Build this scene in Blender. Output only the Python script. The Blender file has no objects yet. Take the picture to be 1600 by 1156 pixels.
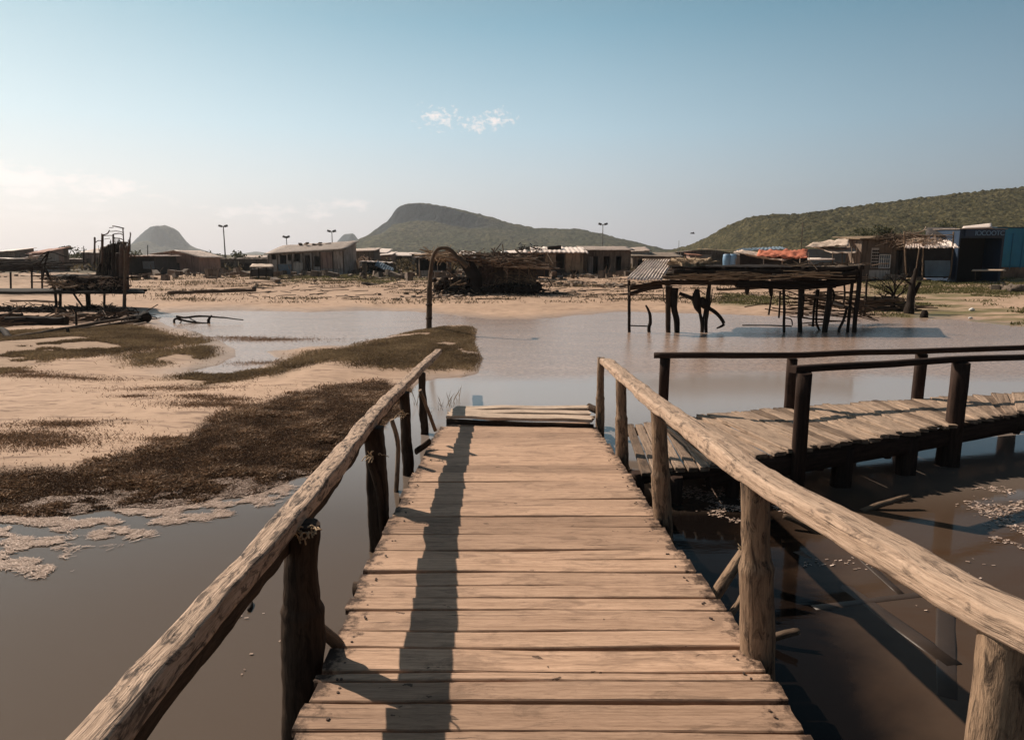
import bpy, math, random
import numpy as np
from mathutils import Vector, noise as mnoise
R = math.radians
random.seed(7); RNG = np.random.default_rng(11)
scene = bpy.context.scene
C = scene.collection

# ------------------------------------------------------------------ camera
H = 2.2; F = 1067.0; PITCH = R(9.37)
cp, sp = math.cos(PITCH), math.sin(PITCH)
cam_d = bpy.data.cameras.new('camera'); cam = bpy.data.objects.new('camera', cam_d); C.objects.link(cam)
cam.location = (0, 0, H); cam.rotation_euler = (math.pi/2 - PITCH, 0, 0)
cam_d.sensor_width = 36; cam_d.lens = 36*F/1600; cam_d.clip_end = 20000; cam_d.clip_start = .05
scene.camera = cam
def ray(px, py):
    u = (px-800)/F; v = (578-py)/F
    return Vector((u, cp + v*sp, v*cp - sp))
def G(px, py, z=0.0):
    d = ray(px, py); t = (z-H)/d.z
    return Vector((d.x*t, d.y*t, z))
def D(px, py, Y):
    d = ray(px, py); t = Y/d.y
    return Vector((d.x*t, Y, H+d.z*t))
DS = .0524; D0 = .6
def DK(px, py, off=0.0):      # point on the sloping deck plane raised by off
    d = ray(px, py); t = (D0+off-H)/(d.z+DS*d.y)
    return Vector((d.x*t, d.y*t, H+d.z*t))
def dz(Y): return D0-DS*Y

# ------------------------------------------------------------------ numpy noise
_perm = RNG.random((256, 256))
def vnoise(x, y):
    xi = np.floor(x).astype(int); yi = np.floor(y).astype(int)
    fx = x-xi; fy = y-yi; fx = fx*fx*(3-2*fx); fy = fy*fy*(3-2*fy)
    a = _perm[xi & 255, yi & 255]; b = _perm[(xi+1) & 255, yi & 255]
    c = _perm[xi & 255, (yi+1) & 255]; d = _perm[(xi+1) & 255, (yi+1) & 255]
    return (a*(1-fx)+b*fx)*(1-fy)+(c*(1-fx)+d*fx)*fy
def fbm(x, y, o=4, g=.5):
    s = 0; a = 1; n = 0
    for i in range(o):
        s = s+a*(vnoise(x*2**i+i*17.3, y*2**i+i*9.1)-.5); n += a; a *= g
    return s/n*2
def smooth(a, b, x):
    t = np.clip((x-a)/(b-a), 0, 1); return t*t*(3-2*t)
def sdist(poly, x, y):        # >0 outside, <0 inside
    x = np.asarray(x, float); y = np.asarray(y, float)
    d2 = np.full(x.shape, 1e18); ins = np.zeros(x.shape, bool); n = len(poly)
    for i in range(n):
        ax, ay = poly[i]; bx, by = poly[(i+1) % n]
        ex, ey = bx-ax, by-ay; L = ex*ex+ey*ey+1e-12
        t = np.clip(((x-ax)*ex+(y-ay)*ey)/L, 0, 1)
        d2 = np.minimum(d2, (x-ax-t*ex)**2+(y-ay-t*ey)**2)
        c = ((ay > y) != (by > y)) & (x < (bx-ax)*(y-ay)/(by-ay+1e-15)+ax)
        ins ^= c
    d = np.sqrt(d2); return np.where(ins, -d, d)
def wp(pts, z=0.0): return [tuple(G(px, py, z)[:2]) for px, py in pts]

# ------------------------------------------------------------------ materials
def newmat(name):
    m = bpy.data.materials.new(name); m.use_nodes = True
    nt = m.node_tree; nt.nodes.clear()
    out = nt.nodes.new('ShaderNodeOutputMaterial'); b = nt.nodes.new('ShaderNodeBsdfPrincipled')
    nt.links.new(b.outputs[0], out.inputs[0]); return m, nt, b
def N(nt, typ, **kw):
    n = nt.nodes.new(typ)
    for k, v in kw.items():
        if k in n.inputs.keys() if isinstance(k, str) else False: n.inputs[k].default_value = v
        else: setattr(n, k, v)
    return n
def L(nt, a, b): nt.links.new(a, b)
def ramp(nt, fac, stops):
    r = nt.nodes.new('ShaderNodeValToRGB'); e = r.color_ramp.elements
    while len(e) < len(stops): e.new(.5)
    for el, (p, c) in zip(e, stops):
        el.position = p; el.color = tuple(c)+(1,) if len(c) == 3 else c
    L(nt, fac, r.inputs[0]); return r.outputs[0]
def mixc(nt, fac, a, b, mode='MIX'):
    m = nt.nodes.new('ShaderNodeMix'); m.data_type = 'RGBA'; m.blend_type = mode
    for v, i in ((fac, 0), (a, 6), (b, 7)):
        if hasattr(v, 'is_linked'): L(nt, v, m.inputs[i])
        elif i == 0: m.inputs[0].default_value = v
        else: m.inputs[i].default_value = tuple(v)+(1,)
    return m.outputs[2]
def mathn(nt, op, a, b=None, c=None, clamp=False):
    m = nt.nodes.new('ShaderNodeMath'); m.operation = op; m.use_clamp = clamp
    for i, v in enumerate((a, b, c)):
        if v is None: continue
        if hasattr(v, 'is_linked'): L(nt, v, m.inputs[i])
        else: m.inputs[i].default_value = v
    return m.outputs[0]
def vscale(nt, vec, s):
    m = nt.nodes.new('ShaderNodeVectorMath'); m.operation = 'MULTIPLY'; L(nt, vec, m.inputs[0]); m.inputs[1].default_value = s
    return m.outputs[0]
def noise(nt, vec, sc, det=4, rough=.55, dist=0):
    n = nt.nodes.new('ShaderNodeTexNoise'); L(nt, vec, n.inputs['Vector'])
    n.inputs['Scale'].default_value = sc; n.inputs['Detail'].default_value = det
    n.inputs['Roughness'].default_value = rough; n.inputs['Distortion'].default_value = dist
    return n.outputs['Fac']
def bump(nt, b, h, strength, dist=.01):
    n = nt.nodes.new('ShaderNodeBump'); L(nt, h, n.inputs['Height'])
    n.inputs['Strength'].default_value = strength; n.inputs['Distance'].default_value = dist
    L(nt, n.outputs[0], b.inputs['Normal']); return n
def pos(nt): return nt.nodes.new('ShaderNodeNewGeometry').outputs['Position']
def attr(nt, name):
    a = nt.nodes.new('ShaderNodeAttribute'); a.attribute_name = name; return a.outputs['Fac']

def wood(name, light, dark, stain=(.03, .02, .015), stain_amt=.5, gl=2.5, ga=45, bs=.5, rough=.8, spots=.0, ends=0.0, var=.35, sf=4.0, st=.515):
    m, nt, b = newmat(name)
    uv = nt.nodes.new('ShaderNodeUVMap').outputs[0]
    g1 = noise(nt, vscale(nt, uv, (gl, ga, 1)), 1, 6, .6, .3)
    g2 = noise(nt, vscale(nt, uv, (gl*3, ga*3.1, 1)), 1, 4, .6, .2)
    g = mathn(nt, 'ADD', mathn(nt, 'MULTIPLY', g1, .65), mathn(nt, 'MULTIPLY', g2, .35))
    mid = tuple((x+y)/2 for x, y in zip(light, dark))
    col = ramp(nt, g, [(.30, dark), (.44, mid), (.56, light), (.8, tuple(min(1, x*1.12) for x in light))])
    rn = attr(nt, 'rnd')
    tone = ramp(nt, rn, [(0, (1-var, 1-var*1.05, 1-var*1.1)), (.5, (1, 1, 1)), (1, (1+var*.35, 1+var*.33, 1+var*.3))])
    col = mixc(nt, 1.0, col, tone, 'MULTIPLY')
    P = pos(nt)
    s = noise(nt, vscale(nt, uv, (sf, sf*3.2, 1)), 1, 9, .72, .9)
    sm = ramp(nt, s, [(st-.01, (0, 0, 0)), (st+.09, (1, 1, 1))])
    col = mixc(nt, mathn(nt, 'MULTIPLY', sm, stain_amt), col, stain)
    blot = noise(nt, P, 2.1, 4, .6)
    col = mixc(nt, mathn(nt, 'MULTIPLY', ramp(nt, blot, [(.4, (0, 0, 0)), (.7, (1, 1, 1))]), .35), col, mid)
    if spots:
        wv = nt.nodes.new('ShaderNodeTexNoise'); L(nt, P, wv.inputs['Vector']); wv.inputs['Scale'].default_value = 22; wv.inputs['Detail'].default_value = 4
        ad = nt.nodes.new('ShaderNodeVectorMath'); ad.operation = 'MULTIPLY_ADD'; L(nt, wv.outputs['Color'], ad.inputs[0]); ad.inputs[1].default_value = (.9, .9, 0); L(nt, vscale(nt, uv, (7, 17, 1)), ad.inputs[2])
        v = nt.nodes.new('ShaderNodeTexVoronoi'); L(nt, ad.outputs[0], v.inputs['Vector']); v.inputs['Scale'].default_value = 1
        n2 = noise(nt, P, 3.3, 3)
        thr = mathn(nt, 'MULTIPLY', ramp(nt, n2, [(.5, (0, 0, 0)), (.66, (1, 1, 1))]), .17)
        k = mathn(nt, 'MULTIPLY', mathn(nt, 'LESS_THAN', v.outputs['Distance'], thr), spots)
        col = mixc(nt, k, col, stain)
    if ends:
        e = attr(nt, 'endd')
        n3 = noise(nt, P, 14, 5, .7)
        k = mathn(nt, 'ADD', mathn(nt, 'MULTIPLY', n3, 1.3), mathn(nt, 'MULTIPLY', e, -3.0))
        k = mathn(nt, 'MULTIPLY', ramp(nt, k, [(.42, (0, 0, 0)), (.66, (1, 1, 1))]), ends)
        col = mixc(nt, k, col, stain)
    # cracks along the grain
    cr = noise(nt, vscale(nt, uv, (1.6, 55, 1)), 1, 5, .6, .6)
    crk = ramp(nt, cr, [(.30, (1, 1, 1)), (.335, (0, 0, 0))])
    fine = noise(nt, vscale(nt, uv, (14, 160, 1)), 1, 4, .7)
    col = mixc(nt, .75, col, ramp(nt, fine, [(.25, (.55, .52, .5)), (.5, (1, 1, 1)), (.75, (1.25, 1.25, 1.25))]), 'MULTIPLY')
    col = mixc(nt, mathn(nt, 'MULTIPLY', crk, .85), col, stain)
    L(nt, col, b.inputs['Base Color']); b.inputs['Roughness'].default_value = rough
    b.inputs['Specular IOR Level'].default_value = .3 if light[0] > .2 else .08
    h = mathn(nt, 'SUBTRACT', mathn(nt, 'ADD', g, mathn(nt, 'MULTIPLY', s, .3)), mathn(nt, 'MULTIPLY', crk, .8))
    bump(nt, b, h, bs, .012)
    return m
def plain(name, c1, c2, sc=3, rough=.85, bs=.4, streak=None, var=.2, metallic=0, dirt=None):
    m, nt, b = newmat(name)
    P = pos(nt)
    n = noise(nt, P, sc, 6, .65, .3)
    col = ramp(nt, n, [(.3, c2), (.7, c1)])
    tone = ramp(nt, attr(nt, 'rnd'), [(0, (1-var,)*3), (1, (1+var,)*3)])
    col = mixc(nt, 1.0, col, tone, 'MULTIPLY')
    if streak:
        s = noise(nt, vscale(nt, P, (6, 6, .7)), 1, 5, .6)
        col = mixc(nt, ramp(nt, s, [(.48, (0, 0, 0)), (.68, (1, 1, 1))]), col, streak)
    L(nt, col, b.inputs['Base Color']); b.inputs['Roughness'].default_value = rough; b.inputs['Metallic'].default_value = metallic
    bump(nt, b, noise(nt, P, sc*6, 4, .6), bs, .02)
    return m
M = {}
M['deck'] = wood('deck_wood', (.51, .335, .23), (.28, .17, .108), stain=(.045, .025, .016), stain_amt=.38, gl=1.5, ga=40, bs=.3, spots=.8, ends=.97, var=.34, sf=3.2)
M['rail'] = wood('rail_wood', (.50, .355, .255), (.27, .17, .11), stain=(.03, .019, .014), stain_amt=.75, gl=2.2, ga=50, bs=.9, spots=.9, var=.1, sf=7.0, st=.52)
M['rail2'] = wood('rail_wood_blotched', (.52, .37, .27), (.22, .14, .09), stain=(.022, .014, .011), stain_amt=.94, gl=2.6, ga=50, bs=1.0, spots=.9, var=.1, sf=8.0, st=.495)
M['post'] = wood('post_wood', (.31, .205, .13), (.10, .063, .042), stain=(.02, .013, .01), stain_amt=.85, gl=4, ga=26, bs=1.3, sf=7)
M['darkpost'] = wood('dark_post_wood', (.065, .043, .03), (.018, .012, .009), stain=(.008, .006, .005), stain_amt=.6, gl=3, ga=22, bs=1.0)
M['jetty'] = wood('grey_walkway_wood', (.42, .30, .215), (.15, .10, .07), stain=(.03, .02, .015), stain_amt=.5, gl=1.8, ga=40, bs=.9, ends=.6, var=.62)
M['darkrail'] = wood('tarred_wood', (.055, .034, .026), (.018, .012, .01), stain=(.01, .007, .006), stain_amt=.4, gl=2, ga=30, bs=.5, rough=.75)
M['weath'] = wood('weathered_wood', (.17, .12, .085), (.05, .036, .026), stain=(.015, .011, .009), stain_amt=.5, gl=2, ga=18, bs=.8)
M['black'] = wood('charred_wood', (.035, .026, .021), (.010, .008, .007), stain=(.006, .005, .004), stain_amt=.3, gl=2, ga=16, bs=.7)
M['pale'] = wood('bleached_wood', (.55, .42, .32), (.26, .19, .14), stain=(.05, .035, .025), stain_amt=.35, gl=2, ga=18, bs=.6)
M['thatch'] = wood('dry_thatch', (.42, .30, .19), (.12, .08, .05), stain=(.04, .025, .018), stain_amt=.5, gl=5, ga=70, bs=1)
M['tin'] = plain('weathered_tin', (.72, .57, .47), (.44, .33, .26), 1.5, .55, .15, streak=(.20, .12, .08))
M['tinpale'] = plain('pale_tin', (.88, .75, .67), (.74, .61, .53), 1.2, .6, .1, streak=(.58, .45, .37))
M['tingrey'] = plain('grey_roof_sheet', (.44, .35, .29), (.26, .20, .165), 1.3, .7, .3, streak=(.13, .09, .07))
M['pinkwall'] = plain('pink_plaster', (.38, .25, .20), (.28, .18, .14), 1, .9, .3, streak=(.16, .10, .08))
M['greywall'] = plain('grey_plaster', (.38, .34, .31), (.22, .19, .17), 1.1, .9, .3, streak=(.12, .10, .085))
M['whitewall'] = plain('chalky_plaster', (.60, .52, .46), (.40, .34, .29), 1.3, .9, .3, streak=(.22, .18, .15))
M['tanwall'] = plain('tan_boards', (.42, .29, .185), (.24, .16, .105), 1.6, .85, .3, streak=(.12, .08, .05))
M['brownwall'] = plain('mud_wall', (.22, .16, .12), (.10, .075, .055), 1.2, .95, .5, streak=(.06, .045, .035))
M['darkwall'] = plain('dark_wall', (.06, .05, .045), (.025, .021, .019), 1.4, .9, .3)
M['bluewall'] = plain('bright_blue_paint', (.012, .16, .29), (.009, .12, .22), .8, .7, .15, streak=(.02, .19, .26))
M['navy'] = plain('navy_paint', (.012, .035, .075), (.009, .022, .045), 1, .6, .15)
M['bluegrey'] = plain('blue_grey_sheet', (.16, .22, .27), (.09, .12, .15), 1.4, .6, .2)
M['barrel'] = plain('blue_plastic', (.22, .38, .55), (.16, .28, .42), 2, .5, .05)
M['white'] = plain('white_paint', (.80, .77, .74), (.66, .62, .58), 1, .6, .1)
M['orange'] = plain('orange_tarp', (.62, .20, .11), (.42, .125, .07), 1.1, .7, .3)
M['cloth'] = plain('cream_canvas', (.70, .56, .45), (.46, .35, .27), 1.4, .85, .3, streak=(.3, .22, .17))
M['metal'] = plain('pole_metal', (.20, .19, .18), (.12, .11, .10), 2, .6, .1)
M['rustroof'] = plain('rusty_red_roof', (.36, .15, .09), (.22, .10, .065), 1.5, .8, .2)
M['rust'] = plain('rusted_iron', (.10, .055, .035), (.035, .022, .016), 5, .8, .5)
M['rock'] = plain('rubble_stone', (.30, .23, .175), (.10, .075, .058), 2.5, .95, .6)
M['fibre'] = plain('rope_fibre', (.58, .42, .26), (.30, .2, .12), 8, .9, .3)
M['blackin'] = plain('deep_interior', (.012, .010, .009), (.007, .006, .006), 2, .9, .1)
M['glass'], _nt, _b = newmat('window_glass'); _b.inputs['Base Color'].default_value = (.12, .16, .18, 1); _b.inputs['Roughness'].default_value = .12

def leafmat(name, cols, rough=.75, sheen=0, trl=.4):
    m, nt, b = newmat(name)
    col = ramp(nt, attr(nt, 'rnd'), [(i/(len(cols)-1), c) for i, c in enumerate(cols)])
    L(nt, col, b.inputs['Base Color']); b.inputs['Roughness'].default_value = rough
    b.inputs['Specular IOR Level'].default_value = .25
    tr = nt.nodes.new('ShaderNodeBsdfTranslucent'); L(nt, col, tr.inputs[0]); mx = nt.nodes.new('ShaderNodeMixShader'); mx.inputs[0].default_value = trl
    L(nt, b.outputs[0], mx.inputs[1]); L(nt, tr.outputs[0], mx.inputs[2]); L(nt, mx.outputs[0], nt.nodes['Material Output'].inputs[0])
    return m
M['leafdark'] = leafmat('evergreen_leaf', [(.028, .032, .014), (.05, .055, .024), (.085, .08, .04), (.12, .11, .055)])
M['leafdry'] = leafmat('dry_scrub_leaf', [(.04, .032, .018), (.085, .065, .032), (.15, .11, .06), (.23, .17, .1)])
M['marsh'] = leafmat('brown_marsh_plants', [(.04, .022, .013), (.115, .066, .038), (.215, .13, .078), (.34, .225, .145), (.62, .46, .33)])
M['marsh2'] = leafmat('olive_marsh_grass', [(.07, .045, .025), (.155, .105, .058), (.24, .17, .095), (.36, .265, .16)])
M['green'] = leafmat('green_bank_grass', [(.055, .055, .022), (.10, .095, .035), (.16, .14, .055), (.24, .19, .09)])
M['algae'] = leafmat('dried_algae', [(.22, .155, .12), (.38, .27, .21), (.48, .36, .29), (.64, .50, .42)], trl=0.0)

# ------------------------------------------------------------------ mesh builder
OFF = {}
class MB:
    def __init__(s): s.v = []; s.f = []; s.uv = []; s.r = []; s.e = []; s.sm = []
    def face(s, idx, uvs, rnd, endd=None, smooth=False):
        s.f.append(idx); s.uv += uvs; s.r.append(rnd); s.sm.append(smooth)
        s.e += endd if endd else [1.0]*len(idx)
    def sweep(s, pts, rx, ry=None, n=10, shape='round', jit=0.0, jf=3.0, rnd=None, up=None, caps=True, smooth=True, sub=None, rough_end=0, pw=None):
        pts = [Vector(p) for p in pts]
        if ry is None: ry = rx
        rx = [rx]*len(pts) if not isinstance(rx, (list, tuple)) else list(rx)
        ry = [ry]*len(pts) if not isinstance(ry, (list, tuple)) else list(ry)
        if sub:
            np_, nx, ny = [], [], []
            for i in range(len(pts)-1):
                p0 = pts[max(i-1, 0)]; p1 = pts[i]; p2 = pts[i+1]; p3 = pts[min(i+2, len(pts)-1)]
                for k in range(sub):
                    t = k/sub
                    q = .5*((2*p1)+(p2-p0)*t+(2*p0-5*p1+4*p2-p3)*t*t+(3*p1-p0-3*p2+p3)*t**3) if len(pts) > 2 else p1.lerp(p2, t)
                    np_.append(q); nx.append(rx[i]+(rx[i+1]-rx[i])*t); ny.append(ry[i]+(ry[i+1]-ry[i])*t)
            np_.append(pts[-1]); nx.append(rx[-1]); ny.append(ry[-1])
            pts, rx, ry = np_, nx, ny
        rnd = random.random() if rnd is None else rnd
        ou, ov = random.random()*50, random.random()*50; sd = random.random()*100
        base = len(s.v); L_ = 0; us = []
        if up is None:
            d = pts[-1]-pts[0]; up = Vector((0, 0, 1)) if abs(d.normalized().z) < .8 else Vector((0, 1, 0))
        sec = []
        if shape == 'round': sec = [(math.cos(2*math.pi*k/n), math.sin(2*math.pi*k/n)) for k in range(n)]
        elif shape == 'plank':
            bx, by = .005/max(rx[0], .01), .005/ry[0]
            sec = [(1, -1+by), (1, 1-by), (1-bx, 1), (.5, 1), (0, 1), (-.5, 1), (-1+bx, 1), (-1, 1-by), (-1, -1+by), (-1+bx, -1), (1-bx, -1)]; smooth = False
        else:
            p = pw or 6.0
            for k in range(n):
                a = 2*math.pi*(k+.5)/n; c, q = math.cos(a), math.sin(a)
                m_ = (abs(c)**p+abs(q)**p)**(-1/p); sec.append((c*m_, q*m_))
        for i, p in enumerate(pts):
            t = (pts[min(i+1, len(pts)-1)]-pts[max(i-1, 0)]).normalized()
            side = t.cross(up).normalized(); u2 = side.cross(t)
            if i: L_ += (p-pts[i-1]).length
            us.append(L_)
            for (a, b_) in sec:
                q = p+side*(a*rx[i])+u2*(b_*ry[i])
                if jit:
                    w = mnoise.noise_vector(Vector((q.x*jf+sd, q.y*jf, q.z*jf)))
                    q = q+w*jit+mnoise.noise_vector(q*jf*3.7+Vector((sd, 0, 0)))*jit*.35
                if rough_end and i in (0, len(pts)-1): q = q+t*random.uniform(-rough_end, rough_end)
                s.v.append(q)
        m = len(sec); mi_ = len(rx)//2; ac = [0.0]
        for k in range(m):
            a_, b2 = sec[k], sec[(k+1) % m]; ac.append(ac[-1]+math.hypot((a_[0]-b2[0])*rx[mi_], (a_[1]-b2[1])*ry[mi_]))
        for i in range(len(pts)-1):
            for k in range(m):
                k2 = (k+1) % m
                a = base+i*m+k; b_ = base+i*m+k2; c = base+(i+1)*m+k2; d = base+(i+1)*m+k
                v0 = ac[k]+ov; v1 = ac[k+1]+ov
                e0 = min(us[i], L_-us[i]); e1 = min(us[i+1], L_-us[i+1])
                s.face((a, d, c, b_), [(us[i]+ou, v0), (us[i+1]+ou, v0), (us[i+1]+ou, v1), (us[i]+ou, v1)], rnd, [e0, e1, e1, e0], smooth)
        if caps:
            s.face(tuple(base+k for k in range(m)), [(ou+sec[k][0]*rx[0]*.3, ov+sec[k][1]*ry[0]) for k in range(m)], rnd, [0]*m)
            e = base+(len(pts)-1)*m
            s.face(tuple(e+k for k in reversed(range(m))), [(ou+sec[k][0]*rx[-1]*.3, ov+sec[k][1]*ry[-1]) for k in reversed(range(m))], rnd, [0]*m)
        return s
    def hexa(s, b4, t4, rnd=None):       # bottom 4 ccw, top 4 ccw
        rnd = random.random() if rnd is None else rnd
        base = len(s.v); s.v += [Vector(p) for p in b4]+[Vector(p) for p in t4]
        ou, ov = random.random()*50, random.random()*50
        for q in ((3, 2, 1, 0), (4, 5, 6, 7), (0, 1, 5, 4), (1, 2, 6, 5), (2, 3, 7, 6), (3, 0, 4, 7)):
            p = [s.v[base+k] for k in q]
            w = (p[1]-p[0]).length; h = (p[2]-p[1]).length
            uv = [(0, 0), (w, 0), (w, h), (0, h)] if w > h else [(0, 0), (0, w), (h, w), (h, 0)]
            s.face(tuple(base+k for k in q), [(a+ou, b+ov) for a, b in uv], rnd)
        return s
    def box(s, c, sz, rz=0, rnd=None, tilt=0):
        c = Vector(c); hx, hy, hz = sz[0]/2, sz[1]/2, sz[2]/2
        cr, sr = math.cos(rz), math.sin(rz)
        def P(x, y, z):
            if tilt: x, z = x*math.cos(tilt)-z*math.sin(tilt), x*math.sin(tilt)+z*math.cos(tilt)
            return c+Vector((x*cr-y*sr, x*sr+y*cr, z))
        return s.hexa([P(-hx, -hy, -hz), P(hx, -hy, -hz), P(hx, hy, -hz), P(-hx, hy, -hz)], [P(-hx, -hy, hz), P(hx, -hy, hz), P(hx, hy, hz), P(-hx, hy, hz)], rnd)
    def sheet(s, p00, p10, p11, p01, nu=12, nv=6, amp=0.0, waves=0, th=.02, sag=0.0, jit=0.0, ragged=0.0, rnd=None, smooth=True):
        P = [Vector(p) for p in (p00, p10, p11, p01)]
        nrm = (P[1]-P[0]).cross(P[3]-P[0]).normalized()
        if nrm.z < 0: nrm = -nrm
        rnd = random.random() if rnd is None else rnd
        if waves: nu = max(nu, waves*6)
        base = len(s.v); sd = random.random()*90
        wu = (P[1]-P[0]).length; wv = (P[3]-P[0]).length
        for top in (0, 1):
            for j in range(nv+1):
                for i in range(nu+1):
                    u, v = i/nu, j/nv
                    q = (P[0]*(1-u)+P[1]*u)*(1-v)+(P[3]*(1-u)+P[2]*u)*v
                    q = q+nrm*(amp*math.sin(u*waves*2*math.pi)+(th if top else 0))
                    if sag: q.z -= sag*math.sin(u*math.pi)*math.sin(math.pi*min(1, max(0, v)))
                    if jit: q = q+nrm*jit*mnoise.noise(Vector((u*5*wu/2+sd, v*5*wv/2, 0)))*1.0
                    if ragged and (j in (0, nv) or i in (0, nu)): q = q+Vector((0, 0, 1))*0+(P[3]-P[0]).normalized()*ragged*mnoise.noise(Vector((u*wu*6+sd, v*wv*6, 3)))
                    s.v.append(q)
        K = (nu+1)*(nv+1)
        for j in range(nv):
            for i in range(nu):
                a = base+j*(nu+1)+i; q = (a, a+1, a+nu+2, a+nu+1)
                uv = [(x*wu/nu+sd, y*wv/nv) for x, y in ((i, j), (i+1, j), (i+1, j+1), (i, j+1))]
                s.face(tuple(reversed(q)), uv[::-1], rnd, None, smooth); s.face(tuple(k+K for k in q), uv, rnd, None, smooth)
        rim = [base+i for i in range(nu+1)]+[base+j*(nu+1)+nu for j in range(1, nv+1)]+[base+nv*(nu+1)+i for i in range(nu-1, -1, -1)]+[base+j*(nu+1) for j in range(nv-1, 0, -1)]
        for i in range(len(rim)):
            a, b_ = rim[i], rim[(i+1) % len(rim)]
            s.face((a, b_, b_+K, a+K), [(0, 0), (.05, 0), (.05, th), (0, th)], rnd)
        return s
    def build(s, name, mat, parent=None):
        off = OFF.get(parent.name, Vector((0, 0, 0))) if parent else Vector((0, 0, 0))
        me = bpy.data.meshes.new(name)
        me.from_pydata([tuple(Vector(p)-off) for p in s.v], [], s.f)
        uvl = me.uv_layers.new(name='UVMap'); uvl.data.foreach_set('uv', np.array(s.uv, np.float32).ravel())
        a = me.attributes.new('rnd', 'FLOAT', 'FACE'); a.data.foreach_set('value', np.array(s.r, np.float32))
        a = me.attributes.new('endd', 'FLOAT', 'CORNER'); a.data.foreach_set('value', np.array(s.e, np.float32))
        me.polygons.foreach_set('use_smooth', np.array(s.sm, bool))
        me.materials.append(M[mat] if isinstance(mat, str) else mat)
        o = bpy.data.objects.new(name, me); C.objects.link(o)
        if parent: o.parent = parent; OFF[o.name] = off
        return o
def thing(name, loc, label, cat, group=None):
    o = bpy.data.objects.new(name, None); C.objects.link(o); o.location = loc; o.empty_display_size = .2
    OFF[o.name] = Vector(loc); o['label'] = label; o['category'] = cat
    if group: o['group'] = group
    return o
def tag(o, label=None, cat=None, group=None, kind=None):
    if label: o['label'] = label
    if cat: o['category'] = cat
    if group: o['group'] = group
    if kind: o['kind'] = kind
    return o
def npmesh(name, V, Fq, mat, rnd=None, smooth=False, attrs=None, nper=4):
    me = bpy.data.meshes.new(name); nf = len(Fq)
    me.vertices.add(len(V)); me.vertices.foreach_set('co', np.asarray(V, np.float32).ravel())
    me.loops.add(nf*nper); me.loops.foreach_set('vertex_index', np.asarray(Fq, np.int32).ravel())
    me.polygons.add(nf); me.polygons.foreach_set('loop_start', np.arange(nf, dtype=np.int32)*nper)
    me.update(calc_edges=True)
    me.polygons.foreach_set('use_smooth', np.full(nf, smooth))
    if rnd is not None:
        a = me.attributes.new('rnd', 'FLOAT', 'FACE'); a.data.foreach_set('value', np.asarray(rnd, np.float32))
    for k, vv in (attrs or {}).items():
        a = me.attributes.new(k, 'FLOAT', 'POINT'); a.data.foreach_set('value', np.asarray(vv, np.float32).ravel())
    me.materials.append(M[mat] if isinstance(mat, str) else mat)
    o = bpy.data.objects.new(name, me); C.objects.link(o); return o

# ------------------------------------------------------------------ sun, sky
SAZ, SEL = R(57), R(40)            # sun is ahead and to the left
sdir = Vector((-math.sin(SAZ)*math.cos(SEL), math.cos(SAZ)*math.cos(SEL), math.sin(SEL)))
sl = bpy.data.lights.new('sun', 'SUN'); sl.energy = 5.0; sl.angle = R(.5); sl.color = (1, .86, .72)
so = bpy.data.objects.new('sun', sl); C.objects.link(so); so.rotation_euler = (-sdir).to_track_quat('-Z', 'Y').to_euler()
so.location = (-20, 20, 40)
w = bpy.data.worlds.new('World'); scene.world = w; w.use_nodes = True
nt = w.node_tree; nt.nodes.clear()
wo = nt.nodes.new('ShaderNodeOutputWorld'); bg = nt.nodes.new('ShaderNodeBackground'); L(nt, bg.outputs[0], wo.inputs[0])
sky = nt.nodes.new('ShaderNodeTexSky'); sky.sky_type = 'NISHITA'; sky.sun_disc = False
sky.sun_elevation = SEL; sky.sun_rotation = -SAZ; sky.dust_density = 2.5; sky.air_density = 1.2; sky.ozone_density = 1.5
tc = nt.nodes.new('ShaderNodeTexCoord').outputs['Generated']
sx = nt.nodes.new('ShaderNodeSeparateXYZ'); L(nt, tc, sx.inputs[0])
X_, Y_, Z_ = sx.outputs
grad = ramp(nt, mathn(nt, 'MULTIPLY', Z_, 1.0), [(0, (5.1, 4.75, 4.95)), (.04, (5.1, 4.85, 5.05)), (.10, (4.5, 5.0, 5.45)), (.17, (3.35, 4.65, 5.45)), (.30, (1.35, 2.85, 3.75)), (.42, (.7, 1.4, 1.9)), (1, (.25, .45, .65))])
dv = nt.nodes.new('ShaderNodeVectorMath'); dv.operation = 'DOT_PRODUCT'; L(nt, tc, dv.inputs[0]); dv.inputs[1].default_value = Vector((-.82, .57, 0)).normalized()
sd_ = dv.outputs['Value']       # 1 towards the sun, lower to the right
glow = ramp(nt, mathn(nt, 'MULTIPLY_ADD', sd_, .5, .5), [(0, (.10, .12, .14)), (.36, (.16, .19, .22)), (.44, (.42, .48, .54)), (.58, (.62, .68, .72)), (.75, (.92, .94, .95)), (.90, (1.06, 1.04, 1.02)), (1, (1.12, 1.04, 1.0))])
col = mixc(nt, 1.0, grad, glow, 'MULTIPLY')
sk = mixc(nt, 1.0, sky.outputs[0], (.85, 1.0, .95), 'MULTIPLY')
col = mixc(nt, .1, col, sk)
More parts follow.
